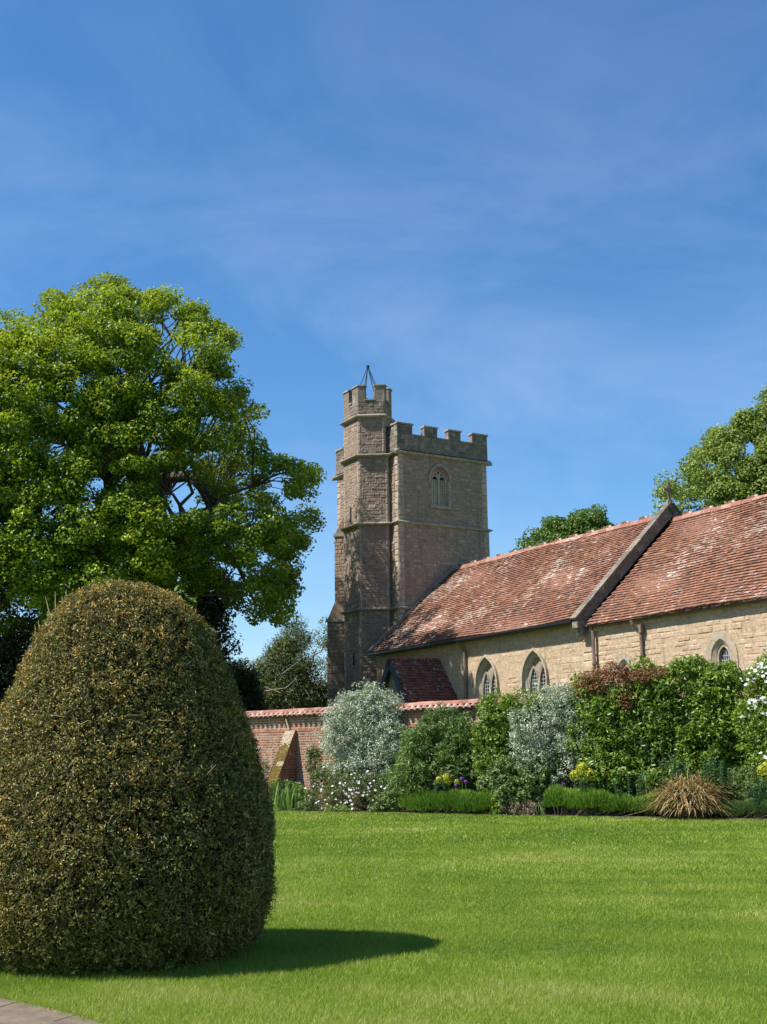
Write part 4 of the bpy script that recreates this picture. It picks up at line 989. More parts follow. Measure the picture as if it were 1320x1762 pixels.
oak_limbs = [([(258, 1120, OD), (262, 1000, OD), (268, 940, OD), (262, 880, OD), (255, 830, OD - .5), (225, 800, OD - 1), (180, 775, OD - 1.5)], 0.75, 0.38),
             ([(168, 900, OD - 3.4), (178, 870, OD - 3.5), (190, 840, OD - 3.6), (186, 822, OD - 3.6), (160, 800, OD - 3.7), (130, 770, OD - 3.8), (108, 740, OD - 4), (118, 700, OD - 4)], 0.30, 0.11),
             ([(188, 838, OD - 3.6), (205, 812, OD - 3.8), (232, 798, OD - 4)], 0.2, 0.12),
             ([(262, 860, OD), (290, 822, OD), (330, 818, OD - 1), (355, 850, OD - 2), (400, 885, OD - 3)], 0.32, 0.12),
             ([(250, 830, OD), (235, 770, OD - 1), (215, 715, OD - 2), (230, 660, OD - 3), (205, 600, OD - 3)], 0.36, 0.1),
             ([(262, 850, OD), (300, 780, OD), (335, 720, OD - 1), (325, 660, OD - 2), (345, 610, OD - 2)], 0.3, 0.09),
             ([(180, 775, OD - 1.5), (120, 745, OD - 2.5), (60, 740, OD - 3), (0, 760, OD - 3)], 0.3, 0.14),
             ([(350, 848, OD - 2), (375, 900, OD - 3), (410, 975, OD - 3.4), (440, 1040, OD - 3.2)], 0.14, 0.05),
             ([(270, 545, OD - 1), (282, 560, OD - 1), (292, 575, OD - 1), (312, 590, OD - 1), (318, 640, OD - 1)], 0.07, 0.04)]
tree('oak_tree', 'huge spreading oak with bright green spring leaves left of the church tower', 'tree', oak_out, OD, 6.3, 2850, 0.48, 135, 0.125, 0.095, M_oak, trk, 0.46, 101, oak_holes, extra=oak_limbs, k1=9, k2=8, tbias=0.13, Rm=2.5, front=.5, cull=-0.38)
# dark evergreens under and beside the oak
ev = [(-200, 960), (-60, 940), (40, 960), (120, 985), (220, 1000), (330, 985), (372, 940), (392, 985), (402, 1040), (412, 1110), (405, 1150), (425, 1180), (430, 1240), (430, 1330), (-200, 1330)]
p = at(150, 1300, 48); p[2] = 0
tree('holly_tree', 'dark evergreen holly filling the shade beneath the oak', 'tree', ev, 48, 3.4, 1700, 0.58, 90, 0.15, 0.09, M_holly, p, 0.3, 131, [(385, 1010, 8), (400, 1075, 7)], tbias=0.0, Rm=1.6, twig=False)
# conifers / yews behind the wall
cf = [(395, 1150), (412, 1130), (432, 1142), (450, 1120), (470, 1085), (490, 1068), (510, 1050), (530, 1058), (545, 1040), (562, 1055), (580, 1048), (610, 1080), (640, 1120), (640, 1260), (390, 1260)]
p = at(540, 1250, 62); p[2] = 0
tree('yew_tree', 'feathery yew with bare pale lower boughs between oak and church tower', 'tree', cf, 62, 3.0, 640, 0.5, 130, 0.13, 0.05, M_conif, p, 0.28, 141, (), tbias=0.28, Rm=2.2,
     extra=[([(440, 1192, 58.5), (470, 1187, 58.4), (492, 1184, 58.3), (508, 1170, 58.2), (512, 1162, 58.2)], 0.035, 0.015), ([(455, 1182, 58.6), (490, 1195, 58.4), (505, 1188, 58.3), (525, 1186, 58.3), (533, 1200, 58.2)], 0.03, 0.014), ([(485, 1160, 58.6), (505, 1145, 58.6), (518, 1135, 58.6)], 0.028, 0.012)], bark=M_barkp)
cf2 = [(372, 1150), (388, 1120), (402, 1135), (425, 1125), (442, 1150), (455, 1175), (470, 1260), (330, 1260)]
p = at(400, 1250, 54); p[2] = 0
tree('yew_tree', 'low dark yew with drooping twigs just right of the clipped topiary', 'tree', cf2, 54, 2.0, 300, 0.45, 110, 0.13, 0.05, M_conif, p, 0.2, 151, (), tbias=-0.1, Rm=1.6)
# lime trees behind the church
lt = [(1102, 880), (1110, 850), (1135, 835), (1130, 812), (1155, 795), (1160, 778), (1180, 775), (1205, 762), (1210, 735), (1235, 722), (1255, 728), (1268, 700), (1290, 702), (1312, 672), (1345, 640), (1420, 620), (1520, 700), (1560, 850), (1560, 1000), (1130, 1000)]
p = at(1330, 1000, 62); p[2] = 0
tree('lime_tree', 'large light green tree rising behind the chancel roof at the right edge', 'tree', lt, 62, 4.5, 1750, 0.55, 105, 0.16, 0.12, M_lime_l, p, 0.5, 161, [(1290, 770, 10), (1262, 812, 7), (1225, 800, 5)], extra=[([(1290, 860, 60), (1285, 830, 59), (1292, 805, 59), (1278, 780, 59)], .12, .05), ([(1310, 860, 60), (1308, 800, 59.5), (1300, 765, 59)], .12, .05)], Rm=3.6, twig=False, tbias=.1)
lt2 = [(872, 950), (888, 932), (900, 920), (908, 908), (925, 905), (938, 888), (955, 880), (965, 886), (985, 878), (1010, 872), (1035, 865), (1040, 880), (1060, 898), (1075, 915), (1080, 1000), (880, 1000)]
p = at(985, 1000, 78); p[2] = 0
tree('lime_tree', 'small darker green tree crown peeping over the nave roof', 'tree', lt2, 78, 3.2, 420, 0.55, 100, 0.2, 0.14, M_lime_d, p, 0.4, 171, (), Rm=2.4, twig=False, tbias=.15)

# ------------------------------------------------------------------ clipped yew topiary
prof = [(0.0, 0.80), (0.06, 0.92), (0.15, 1.0), (0.32, 1.08), (0.55, 1.13), (0.8, 1.135), (1.1, 1.085), (1.4, 0.995), (1.7, 0.89), (1.95, 0.79), (2.15, 0.705), (2.33, 0.62), (2.46, 0.545), (2.56, 0.46), (2.635, 0.35), (2.685, 0.22), (2.71, 0.11), (2.715, 0.0)]
tz = np.array([p[0] for p in prof]); tr = np.array([p[1] for p in prof])
topi = empty('topiary', (YC[0], YC[1], 0)); tag(topi, 'huge beehive shaped clipped yew topiary with orange tipped foliage on the lawn', 'topiary')
TILT = np.array([0.03, 0.0])
def topsurf(n, r, inset=0.0):
    ss = np.concatenate([[0], np.cumsum(np.hypot(np.diff(tz), np.diff(tr)))]); w_ = (tr[1:] + tr[:-1]) / 2 * np.diff(ss)
    seg = r.choice(len(w_), n, p=w_ / w_.sum()); f = r.random(n); z = tz[seg] + f * (tz[seg + 1] - tz[seg]); R_ = tr[seg] + f * (tr[seg + 1] - tr[seg])
    a = r.uniform(0, 2 * math.pi, n); dz, dr = tz[seg + 1] - tz[seg], tr[seg + 1] - tr[seg]; q = np.hypot(dz, dr)
    Nn = np.stack([np.cos(a) * dz / q, np.sin(a) * dz / q, -dr / q], 1)
    P = np.stack([R_ * np.cos(a), R_ * np.sin(a), z], 1)
    P[:, 0] += 0.06 * (0.8 - z) * 0 
    bmp = 0.026 * noise3(P, 3.5, 5, 2) + 0.018 * noise3(P, 13, 6, 2) + 0.010 * noise3(P, 30, 16, 2) + 0.012 * noise3(P * np.array([0.5, 0.5, 1.8]), 17, 19, 2)
    return P + Nn * (bmp - inset)[:, None], Nn
r = np.random.default_rng(55)
nz_, na_ = 60, 96
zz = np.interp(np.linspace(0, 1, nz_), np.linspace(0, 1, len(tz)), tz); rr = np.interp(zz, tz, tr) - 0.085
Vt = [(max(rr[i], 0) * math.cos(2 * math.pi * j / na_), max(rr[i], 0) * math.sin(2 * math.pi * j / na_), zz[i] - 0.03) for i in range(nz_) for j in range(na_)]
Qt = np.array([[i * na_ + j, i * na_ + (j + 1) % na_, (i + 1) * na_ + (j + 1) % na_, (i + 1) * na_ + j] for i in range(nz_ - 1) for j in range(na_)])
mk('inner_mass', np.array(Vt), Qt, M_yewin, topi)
ns = 70000; Pk, Nk = topsurf(ns, r); per = 4
depth = r.uniform(-0.05, 0.012, ns); Pk = Pk + Nk * depth[:, None]
patch = noise3(Pk, 2.2, 8, 3); fine = noise3(Pk, 9, 18, 2)
Pn = np.repeat(Pk, per, 0) + r.normal(0, 0.011, (ns * per, 3)); Nn = unit(np.repeat(Nk, per, 0) * 0.9 + np.array([0, 0, 0.25]) + r.normal(0, 0.75, (ns * per, 3)))
st = 0.28 + r.normal(0, 0.21, ns) + 0.05 * fine
orange = r.random(ns) < np.clip(0.07 + 0.09 * patch + 0.14 * (Pk[:, 2] > 2.4) + 0.07 * (Pk[:, 0] < -0.5), 0.01, 0.6)
st = np.where(orange, r.uniform(0.82, 1.0, ns), np.clip(st, 0, 0.74))
tone = np.clip(np.repeat(st, per) + r.normal(0, 0.05, ns * per), 0, 1)
along = unit(np.repeat(Nk, per, 0) * 0.7 + r.normal(0, 0.7, (ns * per, 3)))
lowf = np.repeat(np.clip((0.45 - Pk[:, 2]) / 0.45, 0, 1), per)
Lf = r.uniform(0.016, 0.034, ns * per) * (1 + 0.5 * lowf)
V, Q = quads(Pn, Nn, Lf, Lf * 0.34, fold=0.3, seed=56, along=along)
mk('foliage', V, Q, M_yew, topi, tone)
# shaggy sprigs low down and on the right flank
b_ = []
for k in range(900):
    a = r.uniform(-2.9, 0.6); z = r.uniform(0.02, 0.5) ** 1.0; R_ = np.interp(z, tz, tr) + r.uniform(-0.03, 0.03); c = np.array([R_ * math.cos(a), R_ * math.sin(a), z]); d = unit(np.array([[math.cos(a), math.sin(a), r.uniform(-.5, .7)]]) + r.normal(0, .35, (1, 3)))[0]
    L = r.uniform(0.04, 0.11)
    for q in range(7):
        t = q / 6; b_.append((c + d * L * t, d, q))
Pq = np.array([x[0] for x in b_]); Dq = np.array([x[1] for x in b_]); side = unit(np.cross(Dq, r.normal(size=Dq.shape)))
Pq = Pq + side * 0.008
V, Q = quads(Pq, unit(np.cross(Dq, side) + r.normal(0, .4, Dq.shape)), 0.024, 0.006, seed=58, along=unit(side + Dq * 0.8), fold=0.2)
mk('sprig', V, Q, M_yew, topi, np.clip(r.normal(0.42, 0.2, len(Pq)), 0, 1))
# stray bare shoots on the unclipped side
b = B()
for k in range(150):
    a = r.uniform(-1.9, 0.9); z = r.uniform(0.15, 1.7); R_ = np.interp(z, tz, tr); c = np.array([R_ * math.cos(a), R_ * math.sin(a), z]); n_ = np.array([math.cos(a), math.sin(a), 0]); t_ = np.array([-math.sin(a), math.cos(a), 0]) * r.normal(0, 1) + np.array([0, 0, r.normal(.3, .8)])
    t_ /= np.linalg.norm(t_); L = r.uniform(0.05, 0.16); tube(b, [c - n_ * .03, c + t_ * L * .4 + n_ * .006, c + t_ * L * .8 + n_ * .012 + (0, 0, .01), c + t_ * L + n_ * .004], [.0022, .002, .0016, .001], 4)
b.build('bare_shoot', M_pipe2, topi)['kind'] = 'stuff'
# stems of the topiary
b = B()
for k in range(7):
    a = k * 0.9; tube(b, [(0.25 * math.cos(a), 0.25 * math.sin(a), -0.02), (0.3 * math.cos(a), 0.3 * math.sin(a), 0.5), (0.5 * math.cos(a), 0.5 * math.sin(a), 1.2)], [0.06, 0.05, 0.03], 6)
b.build('trunk', M_stem, topi)

# ------------------------------------------------------------------ border plants
def DD(px, f):
    """distance of a spot in the border: f = 0 at the lawn edge, 1 at the wall"""
    if f > 2: return f
    D = np.linspace(20, 50, 1501); x = (px - 660) / F * D * 0.99
    return D[np.argmin(abs(D - in_edge(x)))] * (1 - f) + f * D[np.argmin(abs(D - np.interp(x, WALL[:, 0], WALL[:, 1])))]
def plant(name, label, cat, blobs, per_m2, L, Wd, mat, seed, clump=0.12, per=26, stems=5, tbias=0.0, group=None, upb=0.5, flat=0.85, vary=0.15, twist=None, stem_mat=None, dmax=0.5):
    """blobs: (px, py, D, rx_px, ry_px); leaves clustered on and inside ellipsoids"""
    r = np.random.default_rng(seed); CC = []; blobs = [(a, c, DD(a, d), e, g) for a, c, d, e, g in blobs]
    c0 = at(blobs[0][0], blobs[0][1], blobs[0][2]); base = np.array([c0[0], c0[1], 0.02])
    for px, py, D, rx, ry in blobs:
        c = at(px, py, D); R_ = np.array([rx, min(rx, ry * 1.6) * 0.85, ry]) * D / F / 0.985; R_[1] = min(R_[1], dmax)
        area = 4 * math.pi * ((R_[0] * R_[1]) ** 1.6 / 3 + 2 * (R_[0] * R_[2]) ** 1.6 / 3) ** (1 / 1.6)
        n = max(6, int(area * per_m2 / per)); d = unit(r.normal(size=(n, 3))); k = np.where(r.random(n) < 0.72, r.uniform(0.80, 1.0, n), r.uniform(0.3, 0.85, n))
        k = k * (1 + 0.17 * noise3(d * 2.2 + px, 1.9, seed, 2)); k = np.where((r.random(n) < .07) & (d[:, 2] > -.1), k * r.uniform(1.05, 1.28, n), k); P = c + d * R_ * k[:, None] * 0.94; P = P[P[:, 2] > 0.03]; CC.append(P)
    C = np.concatenate(CC); root = empty(name, base); tag(root, label, cat, group)
    P, Nr, l, w_, ct, up = clump_leaves(C, clump, per, L, Wd, seed + 1, flat=flat, upb=upb)
    k = P[:, 2] > 0.01; P, Nr, l, w_, ct, up = P[k], Nr[k], l[k], w_[k], ct[k], up[k]
    V, Q = quads(P, Nr, l, w_, seed=seed + 2, fold=0.15, along=twist(P - base, r) if twist else None)
    tone = np.clip(0.45 + tbias + ct + vary * noise3(P, 1.4, seed + 4, 2) + r.normal(0, 0.16, len(P)) + 0.08 * up, 0, 1)
    mk('foliage', V - base, Q, mat, root, tone)
    b = B()
    for q in C[r.choice(len(C), min(stems * 3, len(C)), replace=False)] - base:
        s = np.array([r.normal(0, .08), r.normal(0, .06), -0.02]); m = (s + q) / 2 + np.array([0, 0, 0.12 * q[2]])
        tube(b, [s, (s + m) / 2, m, q], np.array([0.02, 0.017, 0.013, 0.006]) * (0.6 + q[2] * 0.5), 5)
    b.build('stem', stem_mat or M_stem, root); return root, base
plant('silver_shrub', 'tall silvery white leaved shrub in front of the wall, left of the porch', 'shrub', [(630, 1258, .72, 76, 76), (640, 1218, .74, 52, 42), (596, 1280, .68, 46, 60), (672, 1288, .7, 42, 52), (632, 1325, .66, 62, 48), (655, 1250, .75, 50, 60), (610, 1232, .72, 40, 40)], 1150, 0.07, 0.024, M_silver, 201, 0.13, 32, tbias=0.12, vary=.1)
plant('silver_shrub', 'rounder silvery white shrub standing below the nave windows', 'shrub', [(945, 1250, .72, 66, 64), (985, 1222, .76, 46, 42), (922, 1285, .68, 50, 42), (1000, 1275, .74, 40, 50), (955, 1312, .7, 58, 42), (960, 1200, .76, 30, 24)], 1150, 0.065, 0.022, M_silver, 202, 0.12, 32, tbias=-0.04, vary=.1)
plant('buddleja_bush', 'green bush with long narrow leaves right of the taller silver shrub', 'shrub', [(755, 1285, .6, 62, 58), (722, 1310, .56, 42, 58), (792, 1300, .58, 38, 56), (765, 1248, .68, 44, 32), (752, 1338, .52, 72, 38), (800, 1265, .66, 26, 30), (700, 1335, .5, 30, 30)], 760, 0.13, 0.030, M_mid, 203, 0.15, 24, tbias=0.06)
plant('small_shrub', 'dark green upright shrub between wall buttress and silver shrub', 'shrub', [(540, 1312, .75, 14, 26), (556, 1340, .7, 20, 26), (535, 1290, .78, 8, 14)], 600, 0.09, 0.035, M_mid, 204, 0.10, 18, tbias=-0.1)
plant('climbing_plant', 'bright green climber spilling over the coping beside the nave window', 'climber', [(862, 1240, .78, 40, 50), (845, 1285, .76, 36, 52), (898, 1222, .86, 36, 34), (868, 1330, .7, 52, 46), (842, 1225, .9, 22, 26), (930, 1215, .9, 26, 22)], 760, 0.085, 0.045, M_bright, 205, 0.13, 22, dmax=.6)
plant('leafy_shrub', 'low pale green leafy shrub beneath the rounder silver shrub', 'shrub', [(885, 1335, .42, 50, 34), (925, 1340, .42, 36, 30), (852, 1350, .4, 28, 26), (900, 1365, .36, 46, 26), (940, 1322, .5, 28, 22)], 900, 0.085, 0.045, M_pale, 206, 0.10, 22, dmax=.5)
plant('climbing_plant', 'russet leaved climber topping the hedge by the chancel downpipe', 'climber', [(1030, 1172, .60, 30, 24), (1058, 1156, .60, 24, 18), (1008, 1188, .60, 18, 14), (1085, 1172, .60, 22, 22), (1120, 1162, .60, 26, 16), (1075, 1205, .55, 22, 20)], 800, 0.075, 0.028, M_red, 207, 0.12, 18, dmax=.4)
plant('evergreen_shrub', 'big leafy evergreen below the russet climber', 'shrub', [(1062, 1245, 0.68, 58, 62), (1018, 1215, 0.74, 34, 34), (1095, 1212, 0.70, 46, 40), (1050, 1300, 0.64, 56, 52), (1085, 1335, 0.60, 76, 40), (1012, 1275, 0.70, 34, 46), (1005, 1180, 0.85, 26, 18)], 760, 0.115, 0.05, M_bright, 208, 0.15, 22, tbias=-0.04, dmax=.42, vary=.2)
plant('evergreen_shrub', 'broad glossy evergreen hedge shrub under the chancel lancet window', 'shrub', [(1180, 1205, 0.72, 64, 56), (1235, 1212, 0.70, 58, 54), (1150, 1262, 0.66, 66, 60), (1230, 1280, 0.62, 66, 60), (1190, 1152, 0.80, 44, 20), (1125, 1195, 0.72, 34, 40), (1200, 1335, 0.58, 84, 40), (1250, 1165, 0.76, 34, 24), (1110, 1158, 0.82, 22, 26)], 760, 0.115, 0.05, M_bright, 209, 0.15, 22, tbias=0.02, dmax=.42, vary=.2)
rr_, rb_ = plant('climbing_rose', 'climbing rose with clusters of white flowers at the right edge', 'rose', [(1316, 1195, .55, 30, 58), (1330, 1280, .5, 48, 66), (1345, 1165, .55, 50, 44), (1330, 1350, .45, 56, 44), (1290, 1235, .55, 26, 40)], 700, 0.085, 0.042, M_bright, 210, 0.14, 20, tbias=0.1, dmax=.5)
me_r = blossom_mesh('flower', 0.066, 6, M_white, 0.5)
r = np.random.default_rng(77)
for (px, py, n, s) in ((1298, 1160, 5, 14), (1312, 1148, 6, 12), (1286, 1172, 4, 12), (1318, 1165, 6, 12), (1300, 1208, 5, 9), (1290, 1212, 3, 8), (1313, 1205, 4, 8), (1316, 1228, 2, 6), (1312, 1302, 3, 6), (1281, 1232, 2, 6), (1335, 1150, 6, 14), (1340, 1190, 5, 16)):
    for k in range(int(n * 1.7)):
        p = at(px + r.normal(0, s * .5), py + r.normal(0, s * .5), DD(1320, .55) - .62 + r.normal(0, .06)); o = bpy.data.objects.new('flower', me_r); SC.collection.objects.link(o); o.parent = rr_
        o.location = [float(x) for x in p - rb_]; o.rotation_euler = (r.uniform(.3, 1.4), r.uniform(-.5, .5), r.uniform(-1.4, .8)); o.scale = (r.uniform(.5, .95),) * 3
cis, cb = plant('rock_rose', 'low grey green rock rose covered in small white flowers', 'shrub', [(600, 1362, .3, 46, 34), (632, 1358, .3, 36, 34), (562, 1374, .25, 34, 24), (590, 1338, .38, 34, 20), (545, 1386, .2, 28, 13), (652, 1374, .25, 26, 20)], 1100, 0.045, 0.015, M_conif, 211, 0.09, 30, tbias=0.35, dmax=.55)
me_c = blossom_mesh('flower', 0.030, 5, M_white, 0.25)
for k in range(98):
    cx = r.choice([600, 632, 562, 590, 548, 612]); px, py = cx + r.normal(0, 22), 1354 + abs(cx - 610) * 0.25 + r.normal(0, 17)
    py = min(py, 1393); px = min(px, 662)
    p = at(px, py, DD(px, .3) - .62 + r.uniform(0, .12) + (0.3 if py < 1345 else 0)); o = bpy.data.objects.new('flower', me_c); SC.collection.objects.link(o); o.parent = cis
    o.location = [float(x) for x in p - cb]; o.rotation_euler = (r.uniform(.4, 1.2), r.uniform(-.4, .4), r.uniform(-1, .8)); s = r.uniform(.7, 1.5); o.scale = (s, s, s)
plant('herbaceous_plant', 'bright green clump of foliage at the foot of the wall buttress', 'plant', [(518, 1370, .3, 20, 18), (505, 1382, .25, 14, 12)], 1000, 0.10, 0.03, M_bright, 212, 0.08, 22, tbias=0.2, stem_mat=M_gstem)
plant('herbaceous_plant', 'leafy self sown plant against the sloping wall buttress', 'plant', [(482, 1358, .42, 16, 16), (500, 1352, .45, 16, 12), (470, 1372, .4, 14, 16)], 600, 0.08, 0.04, M_mid, 213, 0.09, 18, stem_mat=M_gstem)
pl, pb0 = plant('flowering_shrub', 'thin shrub with pale blossom half hidden by the topiary edge', 'shrub', [(452, 1335, .72, 14, 24), (448, 1365, .7, 16, 24), (460, 1360, .6, 8, 20)], 500, 0.07, 0.03, M_mid, 214, 0.09, 16)
for px, py in ((449, 1333), (453, 1341), (444, 1336), (458, 1352), (462, 1360), (447, 1348)):
    p = at(px, py, DD(px, .5)); o = bpy.data.objects.new('flower', me_r); SC.collection.objects.link(o); o.parent = pl; o.location = [float(x) for x in p - pb0]; o.rotation_euler = (1.1, 0, r.uniform(-.6, .4)); o.scale = (.6, .6, .6)
plant('herbaceous_plant', 'low bright green mound in front of the rock rose', 'plant', [(575, 1391, .06, 22, 7), (598, 1392, .05, 16, 6)], 1200, 0.05, 0.02, M_bright, 215, 0.06, 22, tbias=0.2, stem_mat=M_gstem, dmax=.2)
plant('herbaceous_plant', 'yellow green leafy perennial left of the longer lavender hedge', 'plant', [(680, 1370, .2, 22, 22), (662, 1382, .16, 18, 15), (695, 1358, .3, 18, 14), (648, 1388, .12, 14, 10)], 900, 0.07, 0.03, M_pale, 216, 0.08, 20, tbias=0.2, stem_mat=M_gstem, dmax=.3)
plant('herbaceous_plant', 'small fresh green plant at the end of the lavender hedge', 'plant', [(855, 1386, .02, 10, 17), (848, 1378, .04, 7, 11)], 1000, 0.07, 0.03, M_bright, 217, 0.07, 18, tbias=0.4, stem_mat=M_gstem, dmax=.2)
plant('dry_bush', 'small brown twiggy bush between the two lavender hedges', 'shrub', [(895, 1383, .16, 30, 22), (915, 1390, .14, 18, 16), (882, 1391, .12, 16, 14)], 1300, 0.05, 0.012, M_twig, 218, 0.08, 26, dmax=.35, tbias=.1)
plant('herbaceous_plant', 'leggy green and brown perennial right of the dry bush', 'plant', [(932, 1378, .2, 10, 26), (925, 1365, .3, 10, 14)], 700, 0.06, 0.02, M_pale, 219, 0.08, 18, tbias=-0.1, stem_mat=M_gstem)
plant('herbaceous_plant', 'mixed leafy perennials behind the right end of the border', 'plant', [(1278, 1348, .3, 28, 30), (1300, 1368, .25, 26, 28), (1252, 1362, .3, 18, 22), (1330, 1372, .25, 28, 26)], 800, 0.07, 0.025, M_pale, 220, 0.09, 20, tbias=-0.05, stem_mat=M_gstem, dmax=.35)
plant('herbaceous_plant', 'reddish brown leafy perennial in front of the buddleja', 'plant', [(735, 1352, .3, 16, 12), (718, 1347, .34, 14, 12)], 800, 0.05, 0.025, M_red, 222, 0.07, 18, stem_mat=M_gstem, dmax=.25)
plant('herbaceous_plant', 'small white flecked leafy plant beneath the yellow green spurge heads', 'plant', [(1020, 1348, .34, 18, 12), (1040, 1352, .32, 14, 12)], 900, 0.05, 0.03, M_pale, 223, 0.07, 18, tbias=.2, stem_mat=M_gstem, dmax=.2)
plant('herbaceous_plant', 'green leafy stems growing up through the left of the tan grass', 'plant', [(1118, 1362, .34, 22, 26), (1135, 1345, .4, 16, 18)], 700, 0.06, 0.022, M_mid, 224, 0.09, 18, tbias=.05, stem_mat=M_gstem, dmax=.25)
plant('herbaceous_plant', 'fine leaved green perennial at the lawn edge beside the iris', 'plant', [(528, 1386, .1, 14, 11), (540, 1378, .16, 12, 12)], 900, 0.05, 0.018, M_pale, 225, 0.07, 20, stem_mat=M_gstem, dmax=.2)
plant('ground_cover', 'pale leafy plant in shade under the buddleja', 'plant', [(668, 1345, .4, 18, 14), (700, 1350, .36, 18, 14), (735, 1355, .34, 22, 12)], 800, 0.06, 0.028, M_pale, 221, 0.07, 18, stem_mat=M_gstem, dmax=.4)
# lavender hedges: upright spikes
def spiky(name, label, cat, blobs, dens, L, w, mat, seed, splay=0.35, tb=0.0):
    r = np.random.default_rng(seed); Ps, Ds, Ts = [], [], []; blobs = [(a, c, DD(a, d), e, g) for a, c, d, e, g in blobs]
    c0 = at(*blobs[0][:3]); base = np.array([c0[0], c0[1], 0.02])
    for px, py, D, rx, ry in blobs:
        c = at(px, py, D); R_ = np.array([rx, max(rx * 0.5, ry) * 0.9, ry]) * D / F; R_[1] = min(R_[1], 0.42)
        js = r.uniform(.72, 1.18); R_ = R_ * js; c[2] += r.uniform(-.05, .05)
        n = int(dens * 4 * R_[0] * (R_[1] + R_[2]) * 2); d = unit(r.normal(size=(n, 3))); d[:, 2] = np.where(d[:, 2] < -0.2, -d[:, 2], d[:, 2])
        k = r.uniform(0.7, 1.0, n); P = c + d * R_ * k[:, None]; kk = P[:, 2] > 0.01; P = P[kk]; d = d[kk]
        Ps.append(P); Ds.append(unit(d * splay + np.array([0, 0, 1]) + r.normal(0, .13, d.shape))); Ts.append(0.25 + r.uniform(-.15, .15) + 0.5 * np.clip(d[:, 2], 0, 1))
    P, Dr, T = map(np.concatenate, (Ps, Ds, Ts)); l = L * r.uniform(.6, 1.3, len(P))
    Nr = unit(np.cross(Dr, r.normal(size=Dr.shape))); V, Q = quads(P, Nr, l, w, seed=seed, along=Dr)
    root = empty(name, base); tag(root, label, cat); 
    cl = noise3(P, 3.0, seed, 2)
    mk('foliage', V - base, Q, mat, root, np.clip(T * 0.6 + 0.1 + tb + 0.22 * cl + r.normal(0, .18, len(P)), 0, 1))
    b = B()
    for k in r.choice(len(P), 30, replace=False): tube(b, [(P[k] - base) * (0.6, .6, 0) + (0, 0, -.02), (P[k] - base) * (.85, .85, .5), P[k] - base], [.012, .01, .005], 4)
    b.build('stem', M_stem, root); return root
spiky('lavender_hedge', 'long low bright green lavender hedge in front of the buddleja', 'hedge', [(x, 1385 + (x - 700) * .02, .2, 25, 25) for x in range(710, 850, 19)], 1300, 0.13, 0.016, M_lav, 231, splay=.75, tb=.15)
spiky('lavender_hedge', 'low bright green lavender hedge left of the tan grass', 'hedge', [(x, 1382 + (x - 960) * .055, .24, 25, 29 - (x - 960) * 0.05) for x in range(960, 1150, 19)], 1300, 0.13, 0.016, M_lav, 232, splay=.75, tb=.15)
spiky('lavender_hedge', 'darker green low lavender at the right end of the border', 'hedge', [(x, 1396, .14, 22, 18) for x in range(1222, 1350, 20)], 1200, 0.12, 0.014, M_lavd, 233, splay=.75, tb=.1)
# ornamental grass: arching blades
def arching(name, label, cat, px, py, D, n, H, Rr, w, mat, seed, tone=(0.1, 0.88)):
    D = DD(px, D); r = np.random.default_rng(seed); base = at(px, py, D); base[2] = 0.02; root = empty(name, base); tag(root, label, cat)
    Vs, T = [], []
    for k in range(n):
        a = r.uniform(0, 2 * math.pi); out = Rr * r.uniform(0.1, 1.0); h = H * r.uniform(0.45, 1.1) * (1 - 0.35 * out / Rr); s = np.array([-math.sin(a), math.cos(a), 0]) * w * r.uniform(.6, 1.2)
        b0 = np.array([r.uniform(-.3, .3), r.uniform(-.15, .15), 0]); t = np.linspace(0, 1, 6)
        x = out * t ** 1.1; z = h * (2.5 * t - 2.0 * t ** 1.9 * r.uniform(.75, 1.2)); z = np.maximum(z, 0.01)
        c = b0 + np.stack([np.cos(a) * x, np.sin(a) * x, z], 1); wd = np.array([.6, 1, 1, .85, .6, .1])
        L_, R2 = c - s * wd[:, None] / 2, c + s * wd[:, None] / 2; tn = r.uniform(*tone) if r.random() > .22 else r.uniform(0, .15)
        for i in range(5): Vs.append([L_[i], R2[i], R2[i + 1], L_[i + 1]]); T.append(np.clip(tn + r.normal(0, .05), 0, 1))
    V = np.array(Vs).reshape(-1, 3); mk('blade', V, np.arange(len(V)).reshape(-1, 4), mat, root, T)['kind'] = 'stuff'
    return root
arching('ornamental_grass', 'big arching tussock of tan brown grass in the border', 'grass clump', 1190, 1402, .16, 2300, 1.1, 1.15, 0.026, M_straw, 241)
# iris fans
r = np.random.default_rng(88)
def sword(name, label, cat, px, py, D, n, H, w, mat, seed, spread=.35):
    D = DD(px, D); r = np.random.default_rng(seed); base = at(px, py, D); base[2] = 0.02; root = empty(name, base); tag(root, label, cat, 'irises at the left end of the border'); Vs, T = [], []
    for k in range(n):
        a = r.normal(0, .25); c0 = np.array([r.uniform(-spread, spread), r.uniform(-.15, .15), 0]); h = H * r.uniform(.6, 1.1); th = r.uniform(0, math.pi); s = np.array([math.cos(th), math.sin(th), 0]) * w / 2
        top = c0 + np.array([math.sin(a) * h, r.normal(0, .05), h]); mid = c0 + np.array([math.sin(a) * h * .4, 0, h * .55])
        Vs += [[c0 - s, c0 + s, mid + s, mid - s], [mid - s, mid + s, top + s * .1, top - s * .1]]; T += [r.uniform(0, 1)] * 2
    V = np.array(Vs).reshape(-1, 3); mk('leaf_blade', V, np.arange(len(V)).reshape(-1, 4), mat, root, T); return root
for i, (px, D, lb) in enumerate(((470, .1, 'iris with sword shaped leaves nearest the topiary'), (490, .08, 'iris with sword shaped leaves below the wall buttress'), (503, .12, 'iris with pale green sword shaped leaves beside the rock rose'))):
    sword('iris', lb, 'plant', px, 1397, D, 22, .75, .05, M_iris, 251 + i)
